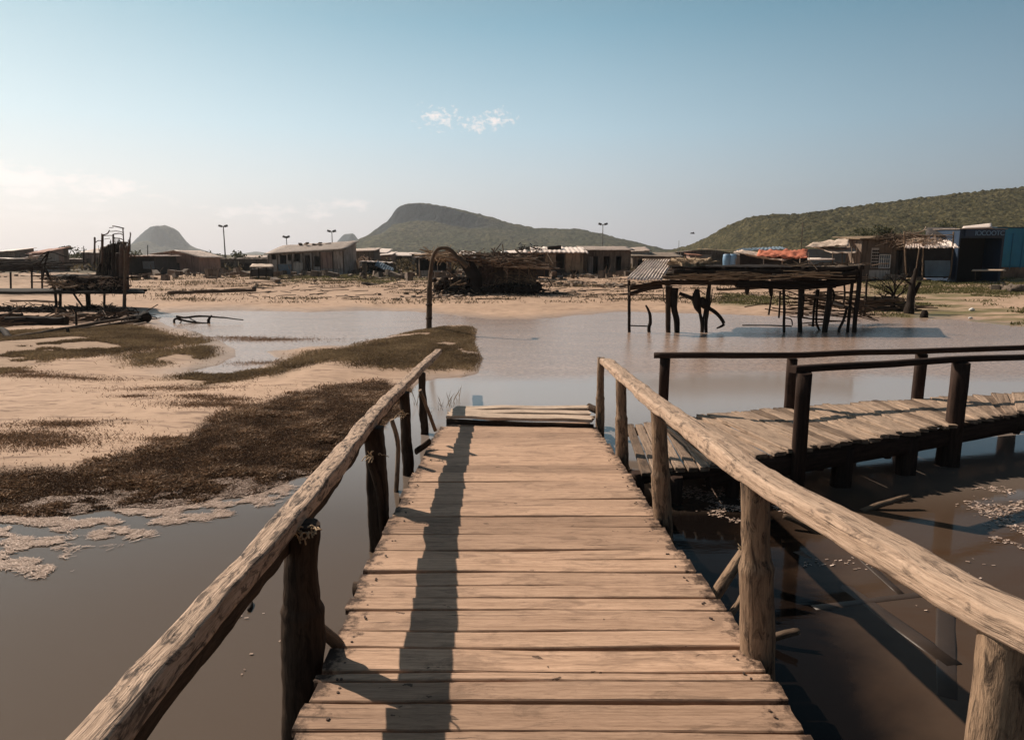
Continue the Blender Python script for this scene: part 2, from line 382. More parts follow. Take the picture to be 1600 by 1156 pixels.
# clouds, placed by direction
az = mathn(nt, 'ARCTAN2', X_, Y_); el = mathn(nt, 'ARCSINE', Z_)
cmb = nt.nodes.new('ShaderNodeCombineXYZ'); L(nt, az, cmb.inputs[0]); L(nt, el, cmb.inputs[1])
def cloud(px, py, wx, wy, dens, sc=60, soft=.5, sq=1.0, nw=1.1):
    global col
    d = ray(px, py).normalized(); a0 = math.atan2(d.x, d.y); e0 = math.asin(d.z)
    v = nt.nodes.new('ShaderNodeVectorMath'); v.operation = 'SUBTRACT'; L(nt, cmb.outputs[0], v.inputs[0]); v.inputs[1].default_value = (a0, e0, 0)
    v2 = vscale(nt, v.outputs[0], (F/wx, F/wy, 0))
    ln = nt.nodes.new('ShaderNodeVectorMath'); ln.operation = 'LENGTH'; L(nt, v2, ln.inputs[0])
    nz = noise(nt, vscale(nt, cmb.outputs[0], (1, 1*sq, 1)), sc, 8, .62, .2)
    k = mathn(nt, 'ADD', mathn(nt, 'SUBTRACT', .62, mathn(nt, 'MULTIPLY', ln.outputs['Value'], .62)), mathn(nt, 'MULTIPLY', mathn(nt, 'SUBTRACT', nz, .5), nw*2))
    k = mathn(nt, 'MULTIPLY', ramp(nt, k, [(.2, (0, 0, 0)), (.3+soft, (1, 1, 1))]), dens)
    col = mixc(nt, k, col, (6.9, 6.35, 6.2))
cloud(684, 184, 36, 20, 1, 95, .55, 1.4, 1.5); cloud(744, 196, 32, 16, 1, 100, .55, 1.4, 1.5); cloud(773, 186, 36, 15, 1, 95, .55, 1.4, 1.5)
cloud(60, 285, 190, 26, .95, 24, .35, 2.2); cloud(-10, 274, 110, 24, .9, 26, .4, 2); cloud(195, 296, 26, 7, .6, 50, .5, 2)
cloud(245, 307, 24, 6, .5, 50, .5, 2); cloud(420, 331, 120, 17, .8, 32, .4, 2.4); cloud(530, 319, 75, 12, .75, 40, .4, 2.2); cloud(320, 324, 25, 5, .5, 50, .6, 2)
cloud(60, 325, 110, 9, .45, 30, .6, 2.6); cloud(130, 345, 150, 12, .4, 26, .6, 2.6)
L(nt, col, bg.inputs[0]); bg.inputs[1].default_value = .125

# ------------------------------------------------------------------ terrain
WATER = wp([(-500, 850), (-200, 835), (0, 812), (70, 815), (140, 805), (200, 800), (280, 790), (340, 775), (400, 768), (440, 755), (480, 738), (530, 715), (570, 692), (610, 668), (640, 650), (648, 625), (668, 600), (690, 592), (720, 590), (752, 584), (760, 560), (745, 535), (750, 515), (735, 507), (700, 508), (650, 514), (600, 522), (560, 532), (520, 540), (470, 545), (425, 549), (440, 560), (415, 575), (370, 588), (320, 588), (285, 582), (330, 570), (350, 558), (350, 547), (330, 532), (300, 520), (265, 511), (242, 501), (236, 493), (270, 488), (350, 486), (450, 487), (560, 485), (640, 486), (700, 492), (760, 499), (830, 500), (880, 495), (950, 488), (1000, 487), (1100, 491), (1200, 494), (1340, 493), (1420, 496), (1480, 500), (1600, 510), (1750, 520)]) + [(40, 12), (60, -30), (-60, -30), (-60, 4)]
P_BAND = wp([(-300, 765), (0, 745), (100, 738), (190, 718), (300, 694), (370, 655), (450, 628), (540, 602), (600, 592), (640, 602), (640, 648), (560, 695), (480, 737), (420, 766), (300, 788), (150, 808), (0, 815), (-300, 835)], .08)
P_SPIT = wp([(545, 542), (600, 524), (650, 516), (735, 508), (748, 520), (745, 535), (757, 560), (738, 573), (660, 574), (600, 578), (556, 572), (535, 560)], .08)
P_MID = wp([(265, 584), (330, 574), (430, 572), (480, 548), (545, 542), (560, 560), (520, 562), (440, 578), (380, 594), (300, 603), (262, 597)], .08)
P_MID2 = wp([(190, 560), (250, 547), (318, 540), (322, 553), (250, 570), (208, 572)], .08)
P_LEFT = wp([(-200, 520), (0, 522), (100, 516), (200, 508), (250, 515), (310, 532), (250, 547), (160, 560), (60, 572), (0, 592), (-200, 610)], .08)
P_G1 = wp([(1335, 462), (1420, 470), (1500, 476), (1600, 484), (1750, 490), (1750, 512), (1600, 505), (1500, 497), (1420, 493), (1335, 490)], .15)
P_G2 = wp([(1340, 440), (1380, 436), (1440, 442), (1520, 440), (1600, 440), (1750, 438), (1750, 455), (1560, 460), (1500, 468), (1430, 466), (1350, 452)], .3)
P_G3 = wp([(380, 432), (640, 428), (660, 440), (560, 447), (430, 442)], .35)
P_G4 = wp([(1130, 462), (1240, 466), (1240, 475), (1130, 474)], .2)
def hgt(x, y, full=False):
    x = np.asarray(x, float); y = np.asarray(y, float); r = np.hypot(x, y)
    d = sdist(WATER, x, y)
    k = np.clip(r/12, .35, 2.2)
    d = d+fbm(x*1.1/k, y*1.1/k, 5)*.42*k
    land = np.where(d > 0, .09*(1-np.exp(-d*1.3/k)), 0)
    far = smooth(24, 62, y)
    land = land+far*.30*smooth(0, 8, d)+smooth(0, 3, d)*.05
    land = land+smooth(0, 1, d)*(fbm(x*1.6, y*1.6, 4)*.022+fbm(x*.25, y*.25, 4)*.08*(1+far))+smooth(34, 46, y)*smooth(1, 5, d)*(1-smooth(80, 120, y))*np.abs(fbm(x*.16, y*.42, 4))*.5
    land = land+smooth(80, 400, r)*3.0*(y > 0)
    z = np.where(d > 0, land+.006, np.maximum(-.5, d*.25))
    if full: return z, d
    return z
def hz(x, y): return float(hgt(np.array([x]), np.array([y]))[0])
thf = np.concatenate([np.linspace(-180, -62, 60, endpoint=False), np.linspace(-62, 62, 900, endpoint=False), np.linspace(62, 180, 60)])
rr = np.concatenate([np.geomspace(1.2, 3.5, 20, endpoint=False), np.geomspace(3.5, 75, 560, endpoint=False), np.geomspace(75, 9000, 60)])
TH, RR = np.meshgrid(np.radians(thf), rr)
gx, gy = RR*np.sin(TH), RR*np.cos(TH)
gz, gd = hgt(gx, gy, True)
def pm(polys, x, y, soft, nz):
    m = np.zeros(x.shape)
    for p in polys: m = np.maximum(m, 1-smooth(-soft, soft, sdist(p, x, y)+nz))
    return m
rk = np.clip(RR/12, .4, 3)
nz1 = fbm(gx*2.2/rk, gy*2.2/rk, 5)*.5*rk
marsh = pm([P_BAND], gx, gy, .25, nz1*.9); marsh2 = pm([P_SPIT, P_MID, P_MID2, P_LEFT], gx, gy, .6, nz1*1.3)*(.45+.55*smooth(-.4, -.05, fbm(gx*.7, gy*.7, 4)))
green = pm([P_G1, P_G2, P_G3, P_G4], gx, gy, 1.5, nz1*2)
wet = 1-smooth(.0, .9, gd/rk+fbm(gx*.8/rk, gy*.8/rk, 4)*.5)
nr, nth = RR.shape
idx = np.arange(nr*nth).reshape(nr, nth)
Fq = np.stack([idx[:-1, :-1], idx[:-1, 1:], idx[1:, 1:], idx[1:, :-1]], -1).reshape(-1, 4)[:, ::-1]
m, nt, b = newmat('sandy_ground'); P = pos(nt)
n1 = noise(nt, P, .35, 6, .6); n2 = noise(nt, P, 3.2, 8, .65, .4); n3 = noise(nt, vscale(nt, P, (1.6, 6, 1)), 1, 6, .62, .8); n4 = noise(nt, P, 30, 5, .7)
col = ramp(nt, n1, [(.3, (.42, .285, .20)), (.7, (.54, .37, .26))])
col = mixc(nt, mathn(nt, 'MULTIPLY', ramp(nt, n2, [(.42, (0, 0, 0)), (.75, (1, 1, 1))]), .55), col, (.36, .235, .16))
col = mixc(nt, mathn(nt, 'MULTIPLY', ramp(nt, n3, [(.53, (0, 0, 0)), (.63, (1, 1, 1))]), .7), col, (.17, .105, .07))
fs = nt.nodes.new('ShaderNodeSeparateXYZ'); L(nt, P, fs.inputs[0])
farm = ramp(nt, mathn(nt, 'MULTIPLY', fs.outputs[1], .01), [(.26, (0, 0, 0)), (.34, (.5, .5, .5)), (.5, (1, 1, 1))])
n5 = noise(nt, vscale(nt, P, (.06, .32, 1)), 1, 6, .65, .5)
col = mixc(nt, mathn(nt, 'MULTIPLY', ramp(nt, n5, [(.45, (0, 0, 0)), (.62, (1, 1, 1))]), mathn(nt, 'MULTIPLY', farm, .6)), col, (.27, .185, .125))
col = mixc(nt, mathn(nt, 'MULTIPLY', attr(nt, 'wet'), .55), col, (.24, .17, .13))
gm = mathn(nt, 'MULTIPLY', attr(nt, 'green'), ramp(nt, noise(nt, vscale(nt, P, (.4, 1, 1)), 1, 5, .6), [(.38, (0, 0, 0)), (.56, (1, 1, 1))]))
col = mixc(nt, gm, col, mixc(nt, noise(nt, P, 1.3, 4), (.10, .085, .035), (.20, .165, .075)))
col = mixc(nt, mathn(nt, 'MULTIPLY', attr(nt, 'marsh2'), .9), col, mixc(nt, n4, (.09, .06, .036), (.28, .195, .12)))
col = mixc(nt, mathn(nt, 'MULTIPLY', attr(nt, 'marsh'), .92), col, mixc(nt, ramp(nt, noise(nt, P, 45, 5, .8), [(.35, (0, 0, 0)), (.65, (1, 1, 1))]), (.05, .03, .02), (.26, .17, .115)))
scr = ramp(nt, mathn(nt, 'MULTIPLY', fs.outputs[1], .01), [(.66, (0, 0, 0)), (.80, (1, 1, 1))])
col = mixc(nt, scr, col, mixc(nt, noise(nt, vscale(nt, P, (.12, .05, 1)), 1, 5, .7), (.045, .042, .022), (.15, .115, .07)))
L(nt, col, b.inputs['Base Color'])
L(nt, mathn(nt, 'SUBTRACT', .92, mathn(nt, 'MULTIPLY', attr(nt, 'wet'), .5)), b.inputs['Roughness'])
b.inputs['Specular IOR Level'].default_value = .3
bump(nt, b, mathn(nt, 'ADD', mathn(nt, 'MULTIPLY', n4, .35), mathn(nt, 'ADD', n2, n3)), .55, .035)
M['ground'] = m
g = npmesh('ground', np.stack([gx, gy, gz], -1).reshape(-1, 3), Fq, 'ground', None, True, {'wet': wet, 'marsh': marsh, 'marsh2': marsh2, 'green': green})
tag(g, kind='structure')

# water
m, nt, b = newmat('pond_water'); P = pos(nt)
fs = nt.nodes.new('ShaderNodeSeparateXYZ'); L(nt, P, fs.inputs[0]); px_, py_, _z = fs.outputs
nzw = noise(nt, vscale(nt, P, (.35, .6, 1)), 1, 6, .65, .6)
yy = mathn(nt, 'ADD', py_, mathn(nt, 'MULTIPLY', mathn(nt, 'SUBTRACT', nzw, .5), 3.2))
farw = ramp(nt, mathn(nt, 'MULTIPLY', yy, .02), [(.24, (0, 0, 0)), (.262, (1, 1, 1))])      # crusted shallows begin about 12.5 m out
xr = mathn(nt, 'ADD', px_, mathn(nt, 'MULTIPLY', mathn(nt, 'SUBTRACT', nzw, .5), .8))
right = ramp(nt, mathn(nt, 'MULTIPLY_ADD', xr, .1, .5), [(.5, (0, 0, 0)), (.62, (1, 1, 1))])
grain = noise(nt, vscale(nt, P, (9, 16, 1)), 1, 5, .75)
sky_refl = ramp(nt, mathn(nt, 'MULTIPLY', py_, .05), [(.28, (0, 0, 0)), (.52, (1, 1, 1))])  # sky reflection on the farther smooth water, painted in as a paler base colour
near_l = mixc(nt, sky_refl, (.105, .076, .056), (.31, .262, .235))
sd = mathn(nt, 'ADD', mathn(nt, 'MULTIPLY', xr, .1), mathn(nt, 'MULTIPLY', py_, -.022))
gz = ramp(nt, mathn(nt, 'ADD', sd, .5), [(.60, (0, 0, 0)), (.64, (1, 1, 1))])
near_r = mixc(nt, gz, (.006, .0045, .004), (.072, .047, .032))  # near-black: deck shadow and dark reflection painted into the water colour
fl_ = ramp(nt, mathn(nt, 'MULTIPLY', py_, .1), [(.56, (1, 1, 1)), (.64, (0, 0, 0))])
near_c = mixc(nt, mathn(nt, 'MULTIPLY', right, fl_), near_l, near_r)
n6 = noise(nt, vscale(nt, P, (.5, 1.4, 1)), 1, 7, .7, 1.0)
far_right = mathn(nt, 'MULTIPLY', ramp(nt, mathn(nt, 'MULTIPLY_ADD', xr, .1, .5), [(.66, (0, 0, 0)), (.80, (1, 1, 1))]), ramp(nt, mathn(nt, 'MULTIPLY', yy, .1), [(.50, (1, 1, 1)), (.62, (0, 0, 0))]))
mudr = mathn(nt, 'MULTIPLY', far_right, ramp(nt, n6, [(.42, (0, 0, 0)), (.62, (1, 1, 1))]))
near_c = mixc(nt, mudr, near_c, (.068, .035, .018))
far_c = mixc(nt, ramp(nt, grain, [(.3, (0, 0, 0)), (.7, (1, 1, 1))]), (.15, .10, .075), (.60, .43, .34))
farl = ramp(nt, px_, [(0, (1, 1, 1)), (1, (0, 0, 0))])
far_c = mixc(nt, mathn(nt, 'MULTIPLY', ramp(nt, n6, [(.35, (0, 0, 0)), (.65, (1, 1, 1))]), .5), far_c, (.20, .15, .12))
col = mixc(nt, farw, near_c, far_c)
L(nt, col, b.inputs['Base Color'])
L(nt, mathn(nt, 'ADD', .05, mathn(nt, 'ADD', mathn(nt, 'MULTIPLY', sky_refl, .06), mathn(nt, 'MULTIPLY', farw, .10))), b.inputs['Roughness'])
b.inputs['IOR'].default_value = 1.33
L(nt, mathn(nt, 'SUBTRACT', .5, mathn(nt, 'MULTIPLY', mathn(nt, 'MULTIPLY', right, fl_), .36)), b.inputs['Specular IOR Level'])
rip = noise(nt, vscale(nt, P, (3, 9, 1)), 1, 5, .6)
hh = mathn(nt, 'ADD', mathn(nt, 'MULTIPLY', rip, mathn(nt, 'ADD', .09, mathn(nt, 'MULTIPLY', farw, .25))), mathn(nt, 'MULTIPLY', mathn(nt, 'MULTIPLY', grain, farw), .35))
bump(nt, b, hh, .35, .03)
M['water'] = m
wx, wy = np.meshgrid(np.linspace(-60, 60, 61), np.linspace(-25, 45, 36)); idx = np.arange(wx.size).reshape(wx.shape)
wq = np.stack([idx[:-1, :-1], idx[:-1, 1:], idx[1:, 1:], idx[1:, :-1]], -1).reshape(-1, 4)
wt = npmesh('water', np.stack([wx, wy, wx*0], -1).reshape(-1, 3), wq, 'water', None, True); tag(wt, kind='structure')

# ------------------------------------------------------------------ scattered ground cover
def inpoly_samples(polys, dens, nscale=1.6, thr=0.0, soft=.25):
    out = []
    for p in polys:
        a = np.array(p); lo = a.min(0)-.3; hi = a.max(0)+.3; n = int(dens*np.prod(hi-lo))
        x = RNG.uniform(lo[0], hi[0], n); y = RNG.uniform(lo[1], hi[1], n)
        r = np.clip(np.hypot(x, y)/12, .4, 2.5)
        d = sdist(p, x, y)+fbm(x*2.2/r, y*2.2/r, 5)*.5*r*soft*2
        keep = (d < RNG.normal(-.12, .17, n)*r) & (fbm(x*nscale, y*nscale, 4) > thr)
        z, dw = hgt(x, y, True); keep &= dw > -.02
        out.append(np.stack([x, y, z], -1)[keep])
    return np.concatenate(out)
def blades(name, pts, h, wd, mat, lean=.6, up=1.0, ztop=0.0, bright=0.0, rmul=None):
    n = len(pts); a = RNG.uniform(0, 2*np.pi, n); hh = h*RNG.uniform(.4, 1.3, n)
    if rmul is not None: hh = hh*rmul; ww = wd*rmul
    else: ww = np.full(n, wd)
    ww = ww*RNG.uniform(.6, 1.4, n)
    ca, sa = np.cos(a), np.sin(a)
    le = RNG.normal(0, lean, (n, 2))*hh[:, None]
    b0 = pts+np.stack([ca*ww, sa*ww, ww*0-.004], -1); b1 = pts-np.stack([ca*ww, sa*ww, ww*0+.004], -1)
    mid = pts+np.stack([le[:, 0]*.5, le[:, 1]*.5, hh*.6*up], -1)
    m1 = mid+np.stack([ca*ww*.8, sa*ww*.8, 0*ww], -1)
    t = pts+np.stack([le[:, 0], le[:, 1], hh*up], -1)
    V = np.stack([b1, b0, m1, t], 1).reshape(-1, 3)
    F_ = np.arange(n*4).reshape(-1, 4)
    rn = np.clip(RNG.beta(2, 3.2, n)+bright, 0, 1)
    return npmesh(name, V, F_, mat, rn)
pb = inpoly_samples([P_BAND], 30000, 1.8, -.62)
cl_ = fbm(pb[:, 0]*3.2, pb[:, 1]*3.2, 4)
o = blades('marsh_plants', pb, .018, .0052, 'marsh', 1.1, bright=cl_*.55-.12+.55*(RNG.random(len(pb)) > .9), rmul=.7+np.clip(cl_*2.6+.4, 0, 1.6)); tag(o, 'brown low marsh plants along the near muddy shore', 'marsh plants', kind='stuff')
pg4 = None
ps = inpoly_samples([P_SPIT, P_MID, P_MID2, P_LEFT], 4200, .7, -.32)
o = blades('marsh_grass', ps, .045, .0065, 'marsh2', .9, bright=fbm(ps[:, 0]*1.2, ps[:, 1]*1.2, 4)*.5+.05); tag(o, 'olive brown grass on the low spit and left bank', 'grass', kind='stuff')
pg = inpoly_samples([P_G1, P_G2, P_G3, P_G4], 150, .25, -.1, .8)
o = blades('bank_grass', pg, .09, .022, 'green', .8); tag(o, 'green tufts of grass on the far sandy bank', 'grass', kind='stuff')
# small clumps of dry scrub on the sand
cl = []
for px, py, rx, n in [(30, 690, .5, 900), (100, 672, .35, 500), (60, 700, .5, 700), (265, 695, .2, 250), (330, 640, .4, 600), (350, 632, .3, 300), (400, 642, .35, 350), (310, 628, .25, 200), (410, 560, .5, 200), (210, 628, .2, 120), (20, 585, .4, 500), (60, 590, .5, 500), (130, 590, .5, 300), (270, 610, .7, 500), (420, 525, .8, 700), (370, 522, .7, 300)]:
    n *= 4; c = G(px, py, .1); q = RNG.normal(0, 1, (n, 2))*np.array([rx, rx*.33])*(.4+RNG.random((n, 1)))
    x = c.x+q[:, 0]; y = c.y+q[:, 1]; cl.append(np.stack([x, y, np.maximum(hgt(x, y), .005)], -1))
o = blades('scrub_tufts', np.concatenate(cl), .022, .0045, 'marsh', 1.1); tag(o, 'dark dry scrub tufts scattered over the pale sand', 'scrub', kind='stuff')
# dried algae mats floating by the near shore
P_ALG = wp([(-300, 826), (0, 800), (130, 792), (280, 775), (430, 748), (480, 750), (445, 785), (380, 795), (330, 806), (270, 816), (235, 838), (200, 832), (130, 828), (95, 850), (50, 885), (20, 878), (0, 845), (-300, 875)])
def flecks(name, polys, dens, ln, wd, mat, label, ang=.35, z0=.006, nscale=5, thr=-.12):
    pts = []
    for p in polys:
        a = np.array(p); lo = a.min(0)-.2; hi = a.max(0)+.2; n = int(dens*np.prod(hi-lo))
        x = RNG.uniform(lo[0], hi[0], n); y = RNG.uniform(lo[1], hi[1], n)
        d = sdist(p, x, y)+fbm(x*2.2, y*4, 5)*.5
        k = (d < RNG.normal(0, .05, n)) & (fbm(x*nscale, y*nscale*1.5, 4) > thr); pts.append(np.stack([x, y], -1)[k])
    p = np.concatenate(pts); n = len(p); a = RNG.normal(ang, .55, n)+fbm(p[:, 0]*2, p[:, 1]*2, 3)*1.2
    l = ln*RNG.uniform(.4, 1.5, n); w_ = wd*RNG.uniform(.5, 1.4, n)
    ca, sa = np.cos(a), np.sin(a)
    z = np.maximum(0, hgt(p[:, 0], p[:, 1]))+z0+RNG.uniform(0, .004, n)
    tz = RNG.normal(0, .002, n)
    q = []
    for sx_, sy_ in ((-1, -1), (1, -1), (1, 1), (-1, 1)):
        q.append(np.stack([p[:, 0]+ca*l*sx_-sa*w_*sy_, p[:, 1]+sa*l*sx_+ca*w_*sy_, z+tz*sx_], -1))
    V = np.stack(q, 1).reshape(-1, 3)
    o = npmesh(name, V, np.arange(n*4).reshape(-1, 4), mat, RNG.random(n)); tag(o, label, 'algae', kind='stuff'); return o
flecks('floating_algae', [P_ALG], 11000, .024, .0028, 'algae', 'pale dried algae mat floating along the near shore', nscale=5, thr=-.06)
P_AR = [wp([(1085, 765), (1200, 770), (1235, 800), (1190, 820), (1120, 800)]), wp([(1540, 790), (1600, 765), (1700, 780), (1700, 860), (1590, 855)]), wp([(370, 1000), (420, 985), (450, 1000), (400, 1030)]), wp([(1240, 880), (1500, 870), (1600, 900), (1500, 940), (1300, 905)])]
flecks('floating_leaves', P_AR[:2], 2200, .012, .006, 'algae', 'pale leaf litter floating on the dark water', 0, .004, 4, -.05)
flecks('floating_specks', P_AR[2:], 350, .010, .005, 'algae', 'scattered pale specks on the water beside the bridge', 0, .004, 4, .1)

# ------------------------------------------------------------------ footbridge
def interp(lst, Y):
    lst = sorted(lst, key=lambda p: p[1]); ys = [p[1] for p in lst]; xs = [p[0] for p in lst]
    if Y <= ys[0]: return xs[0]+(xs[1]-xs[0])*(Y-ys[0])/(ys[1]-ys[0])
    if Y >= ys[-1]: return xs[-1]+(xs[-1]-xs[-2])*(Y-ys[-1])/(ys[-1]-ys[-2])
    return float(np.interp(Y, ys, xs))
def conv(pl, off=0): return [tuple(DK(a, b_, off)[:2]) for a, b_ in pl]
DLE = conv([(493, 1064), (579, 869), (637, 756), (664, 705), (688, 668)])
DRE = conv([(1210, 1064), (1125, 935), (1041, 831), (993, 752), (950, 692), (932, 670)])
fb = thing('footbridge', (0, 4.5, 0), 'wooden plank footbridge with two rough handrails in the foreground', 'footbridge')
rows = [1400, 1320, 1250, 1190, 1140, 1095, 1063, 1049, 1013, 984, 952, 933, 915, 894, 873, 858, 836, 823, 806, 792, 778.5, 764, 752, 739, 726, 712, 703, 694, 685, 676, 667, 660]
ys = [DK(800, r).y for r in rows]
mb = MB()
for i in range(len(ys)-1):
    y0, y1 = ys[i], ys[i+1]; yc = (y0+y1)/2; wdt = (y1-y0)
    gap = random.choice([.013, .018, .023, .028]) if yc < 6 else .016
    if rows[i] in (1013, 823, 894): gap = .042
    xl = interp(DLE, yc)+random.uniform(-.012, .012); xr = interp(DRE, yc)+random.uniform(-.012, .012)
    zc = dz(yc)-.018+random.uniform(-.006, .005); tl = random.uniform(-.012, .012)
    if i == len(ys)-2: xl += .07; xr -= .02
    n = 26; pts = []; sk = random.uniform(-.006, .006)
    for k in range(n+1):
        t = k/n; pts.append(Vector((xl+(xr-xl)*t, yc+sk*(t-.5)*1.2+.004*math.sin(t*7+i), zc+.004*math.sin(t*5+i*2))))
    r_ = [max(.01, wdt/2-gap/2+.0022*mnoise.noise(Vector((k*.6, i*3.1, 0)))) for k in range(n+1)]
    mb.sweep(pts, r_, .018, shape='plank', jit=.0022, jf=5, up=Vector((0, tl, 1)).normalized(), rough_end=.004)
mb.build('deck', 'deck', fb)
mb = MB()
for off, yb0, yb1 in ((0, 630, 640),):
    xa, xb = G(705, 650, .12), G(925, 652, .12)
pr = [(702, 640, 917, 634, .17), (698, 651, 925, 656, .14)]
A, B_, C_, D_ = G(698, 652, .25), G(928, 660, .25), G(915, 634, .25), G(714, 636, .25)
for k, (t0, t1) in enumerate(((0, .36), (.375, .68), (.695, 1))):
    a = A.lerp(D_, (t0+t1)/2); c = B_.lerp(C_, (t0+t1)/2); hw = (D_-A).length*(t1-t0)/2
    pts = [a.lerp(c, q/20)+Vector((0, .01*math.sin(q*.8+k), .006*math.sin(q*.5+k*2))) for q in range(21)]
    mb.sweep(pts, hw, .02, shape='plank', jit=.005, jf=4, rough_end=.03, rnd=.95)
mb.build('end_ramp', 'pale', fb)
mb = MB().sweep([A+Vector((.0, .02, -.085)), B_+Vector((0, .02, -.085))], .03, .06, n=12, shape='rect', sub=8, jit=.01); mb.build('ramp_beam', 'darkpost', fb)
mb = MB().sweep([C_+Vector((.05, .0, -.02)), C_+Vector((.14, -.25, -.02))], .035, .05, n=10, sub=5, jit=.02); mb.build('ramp_end_block', 'darkpost', fb)
for sx_ in (-1, 1):          # stringers under the planks
    e = DLE if sx_ < 0 else DRE
    pts = [Vector((interp(e, y)-sx_*.10, y, dz(y)-.095)) for y in (.4, 2, 3.5, 5, 6.5, 7.7)]
    MB().sweep(pts, .04, .06, n=12, shape='rect', sub=5, jit=.006).build('stringer', 'darkpost', fb)
for y in (2.0, 3.9, 5.7, 7.3):
    MB().sweep([Vector((interp(DLE, y)-.1, y, dz(y)-.20)), Vector((interp(DRE, y)+.1, y, dz(y)-.20))], .045, .045, n=10, sub=6, jit=.01).build('cross_beam', 'darkpost', fb)
# handrails
def rail_from_edges(eo, ei, off, ylist, th, mat, name, seedj, under=None):
    o_, i_ = conv(eo, off), conv(ei, off)
    pts, rx, ry = [], [], []
    for y in ylist:
        a, c = interp(o_, y), interp(i_, y)
        wv = abs(c-a)/2; pts.append(Vector(((a+c)/2, y, dz(y)+off-th)))
        rx.append(max(.035, min(.054 if seedj < 5 else .068, wv))); ry.append(th*(.82+.3*mnoise.noise(Vector((y*1.3, seedj, 0)))+.05))
    mb = MB(); mb.sweep(pts, rx, ry, n=40, shape='rect', pw=8 if seedj < 5 else 5.5, jit=.009, jf=3.4, sub=16, rough_end=.01, rnd=.6)
    return mb.build(name, mat, fb), pts
LE_O = [(178, 1064), (274, 959), (296, 940), (352, 884), (397, 824), (442, 782), (469, 756), (506, 710), (588, 617), (640, 572), (682, 543)]
LE_I = [(236, 1060), (330, 940), (412, 865), (469, 800), (525, 741), (581, 662), (630, 612), (656, 588), (690, 547)]
RE_O = [(935, 550), (966, 559), (1044, 621), (1149, 673), (1206, 717), (1294, 765), (1440, 842), (1596, 921)]
RE_I = [(939, 566), (970, 592), (1018, 629), (1053, 669), (1184, 756), (1316, 822), (1487, 925), (1600, 976)]
OFL, OFR = .69, .87
yl = list(np.linspace(DK(685, 545, OFL).y, DK(205, 1062, OFL).y, 15))+[DK(205, 1062, OFL).y-.4, DK(205, 1062, OFL).y-.9]
yr = list(np.linspace(DK(937, 558, OFR).y, DK(1600, 950, OFR).y, 15))+[DK(1600, 950, OFR).y-.4, DK(1600, 950, OFR).y-.8]
hl, lp = rail_from_edges(LE_O, LE_I, OFL, yl, .045, 'rail2', 'handrail', 2.2)
hr, rp = rail_from_edges(RE_O, RE_I, OFR, yr, .045, 'rail', 'handrail', 7.7)
def at_y(pts, y):
    s_ = sorted(pts, key=lambda p: p.y); 
    return Vector((float(np.interp(y, [p.y for p in s_], [p.x for p in s_])), y, float(np.interp(y, [p.y for p in s_], [p.z for p in s_]))))
# under-board of the left rail, in two lengths
for ya, yb_, dr in ((.9, 2.72, .10), (2.9, 4.9, .09), (5.0, 7.0, .07)):
    pts = [at_y(lp, ya+(yb_-ya)*k/6)+Vector((-.015, 0, -.042-dr/2-.006*math.sin(k))) for k in range(7)]
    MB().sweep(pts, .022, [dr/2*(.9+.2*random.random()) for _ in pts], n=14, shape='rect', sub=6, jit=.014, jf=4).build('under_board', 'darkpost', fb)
MB().sweep([at_y(rp, y)+Vector((.0, 0, -.06)) for y in (3.6, 4.2, 4.9, 5.4)], .03, .03, n=10, sub=8, jit=.015).build('under_board', 'darkpost', fb)
# posts: left (pixel x of post, row on the deck where it stands)
def post(x, y, ztop, zbot, r, mat, lean=(0, 0), n=16, collar=None, name='post', shape='round', jit=.008, rtop=None):
    pts, rad = [], []
    for k in range(41):
        t = k/40; z = zbot+(ztop-zbot)*t
        pts.append(Vector((x+lean[0]*(t-.5), y+lean[1]*(t-.5), z)))
        q = r*(1.06-.1*t)
        if collar and z < collar: q *= 1.2
        if collar and abs(z-collar) < .05: q *= 1.05
        rad.append(q)
    mb = MB(); mb.sweep(pts, rad, rad, n=24, shape=shape, jit=jit, jf=5, sub=2, rough_end=.006, rnd=.5)
    return mb.build(name, mat, fb)
LP = [(455, 1025, .075, (.03, 0)), (590, 790, .072, (-.05, 0)), (651, 705, .055, (0, 0)), (683, 658, .045, (0, .02))]
LPW = []
for px, py, r, ln in LP:
    q = DK(px, py); top = at_y(lp, q.y); x = min(q.x, top.x+.06)
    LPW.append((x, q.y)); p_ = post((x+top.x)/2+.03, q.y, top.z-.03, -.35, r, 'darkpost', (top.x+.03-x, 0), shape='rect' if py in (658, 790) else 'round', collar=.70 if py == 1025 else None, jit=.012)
    # fibre binding left on the post
RP = [(938, 662, .045), (976, 712, .052), (1046, 808, .056), (1203, 1018, .062), (1530, 1430, .065)]
RPW = []
for px, py, r in RP:
    q = DK(px, py); top = at_y(rp, q.y)
    RPW.append((q.x, q.y)); post((q.x+top.x)/2, q.y, top.z-.02, -.35, r, 'post', (top.x-q.x, 0), collar={1018: .87, 808: .70, 662: .51, 712: .66}.get(py), jit=.006)
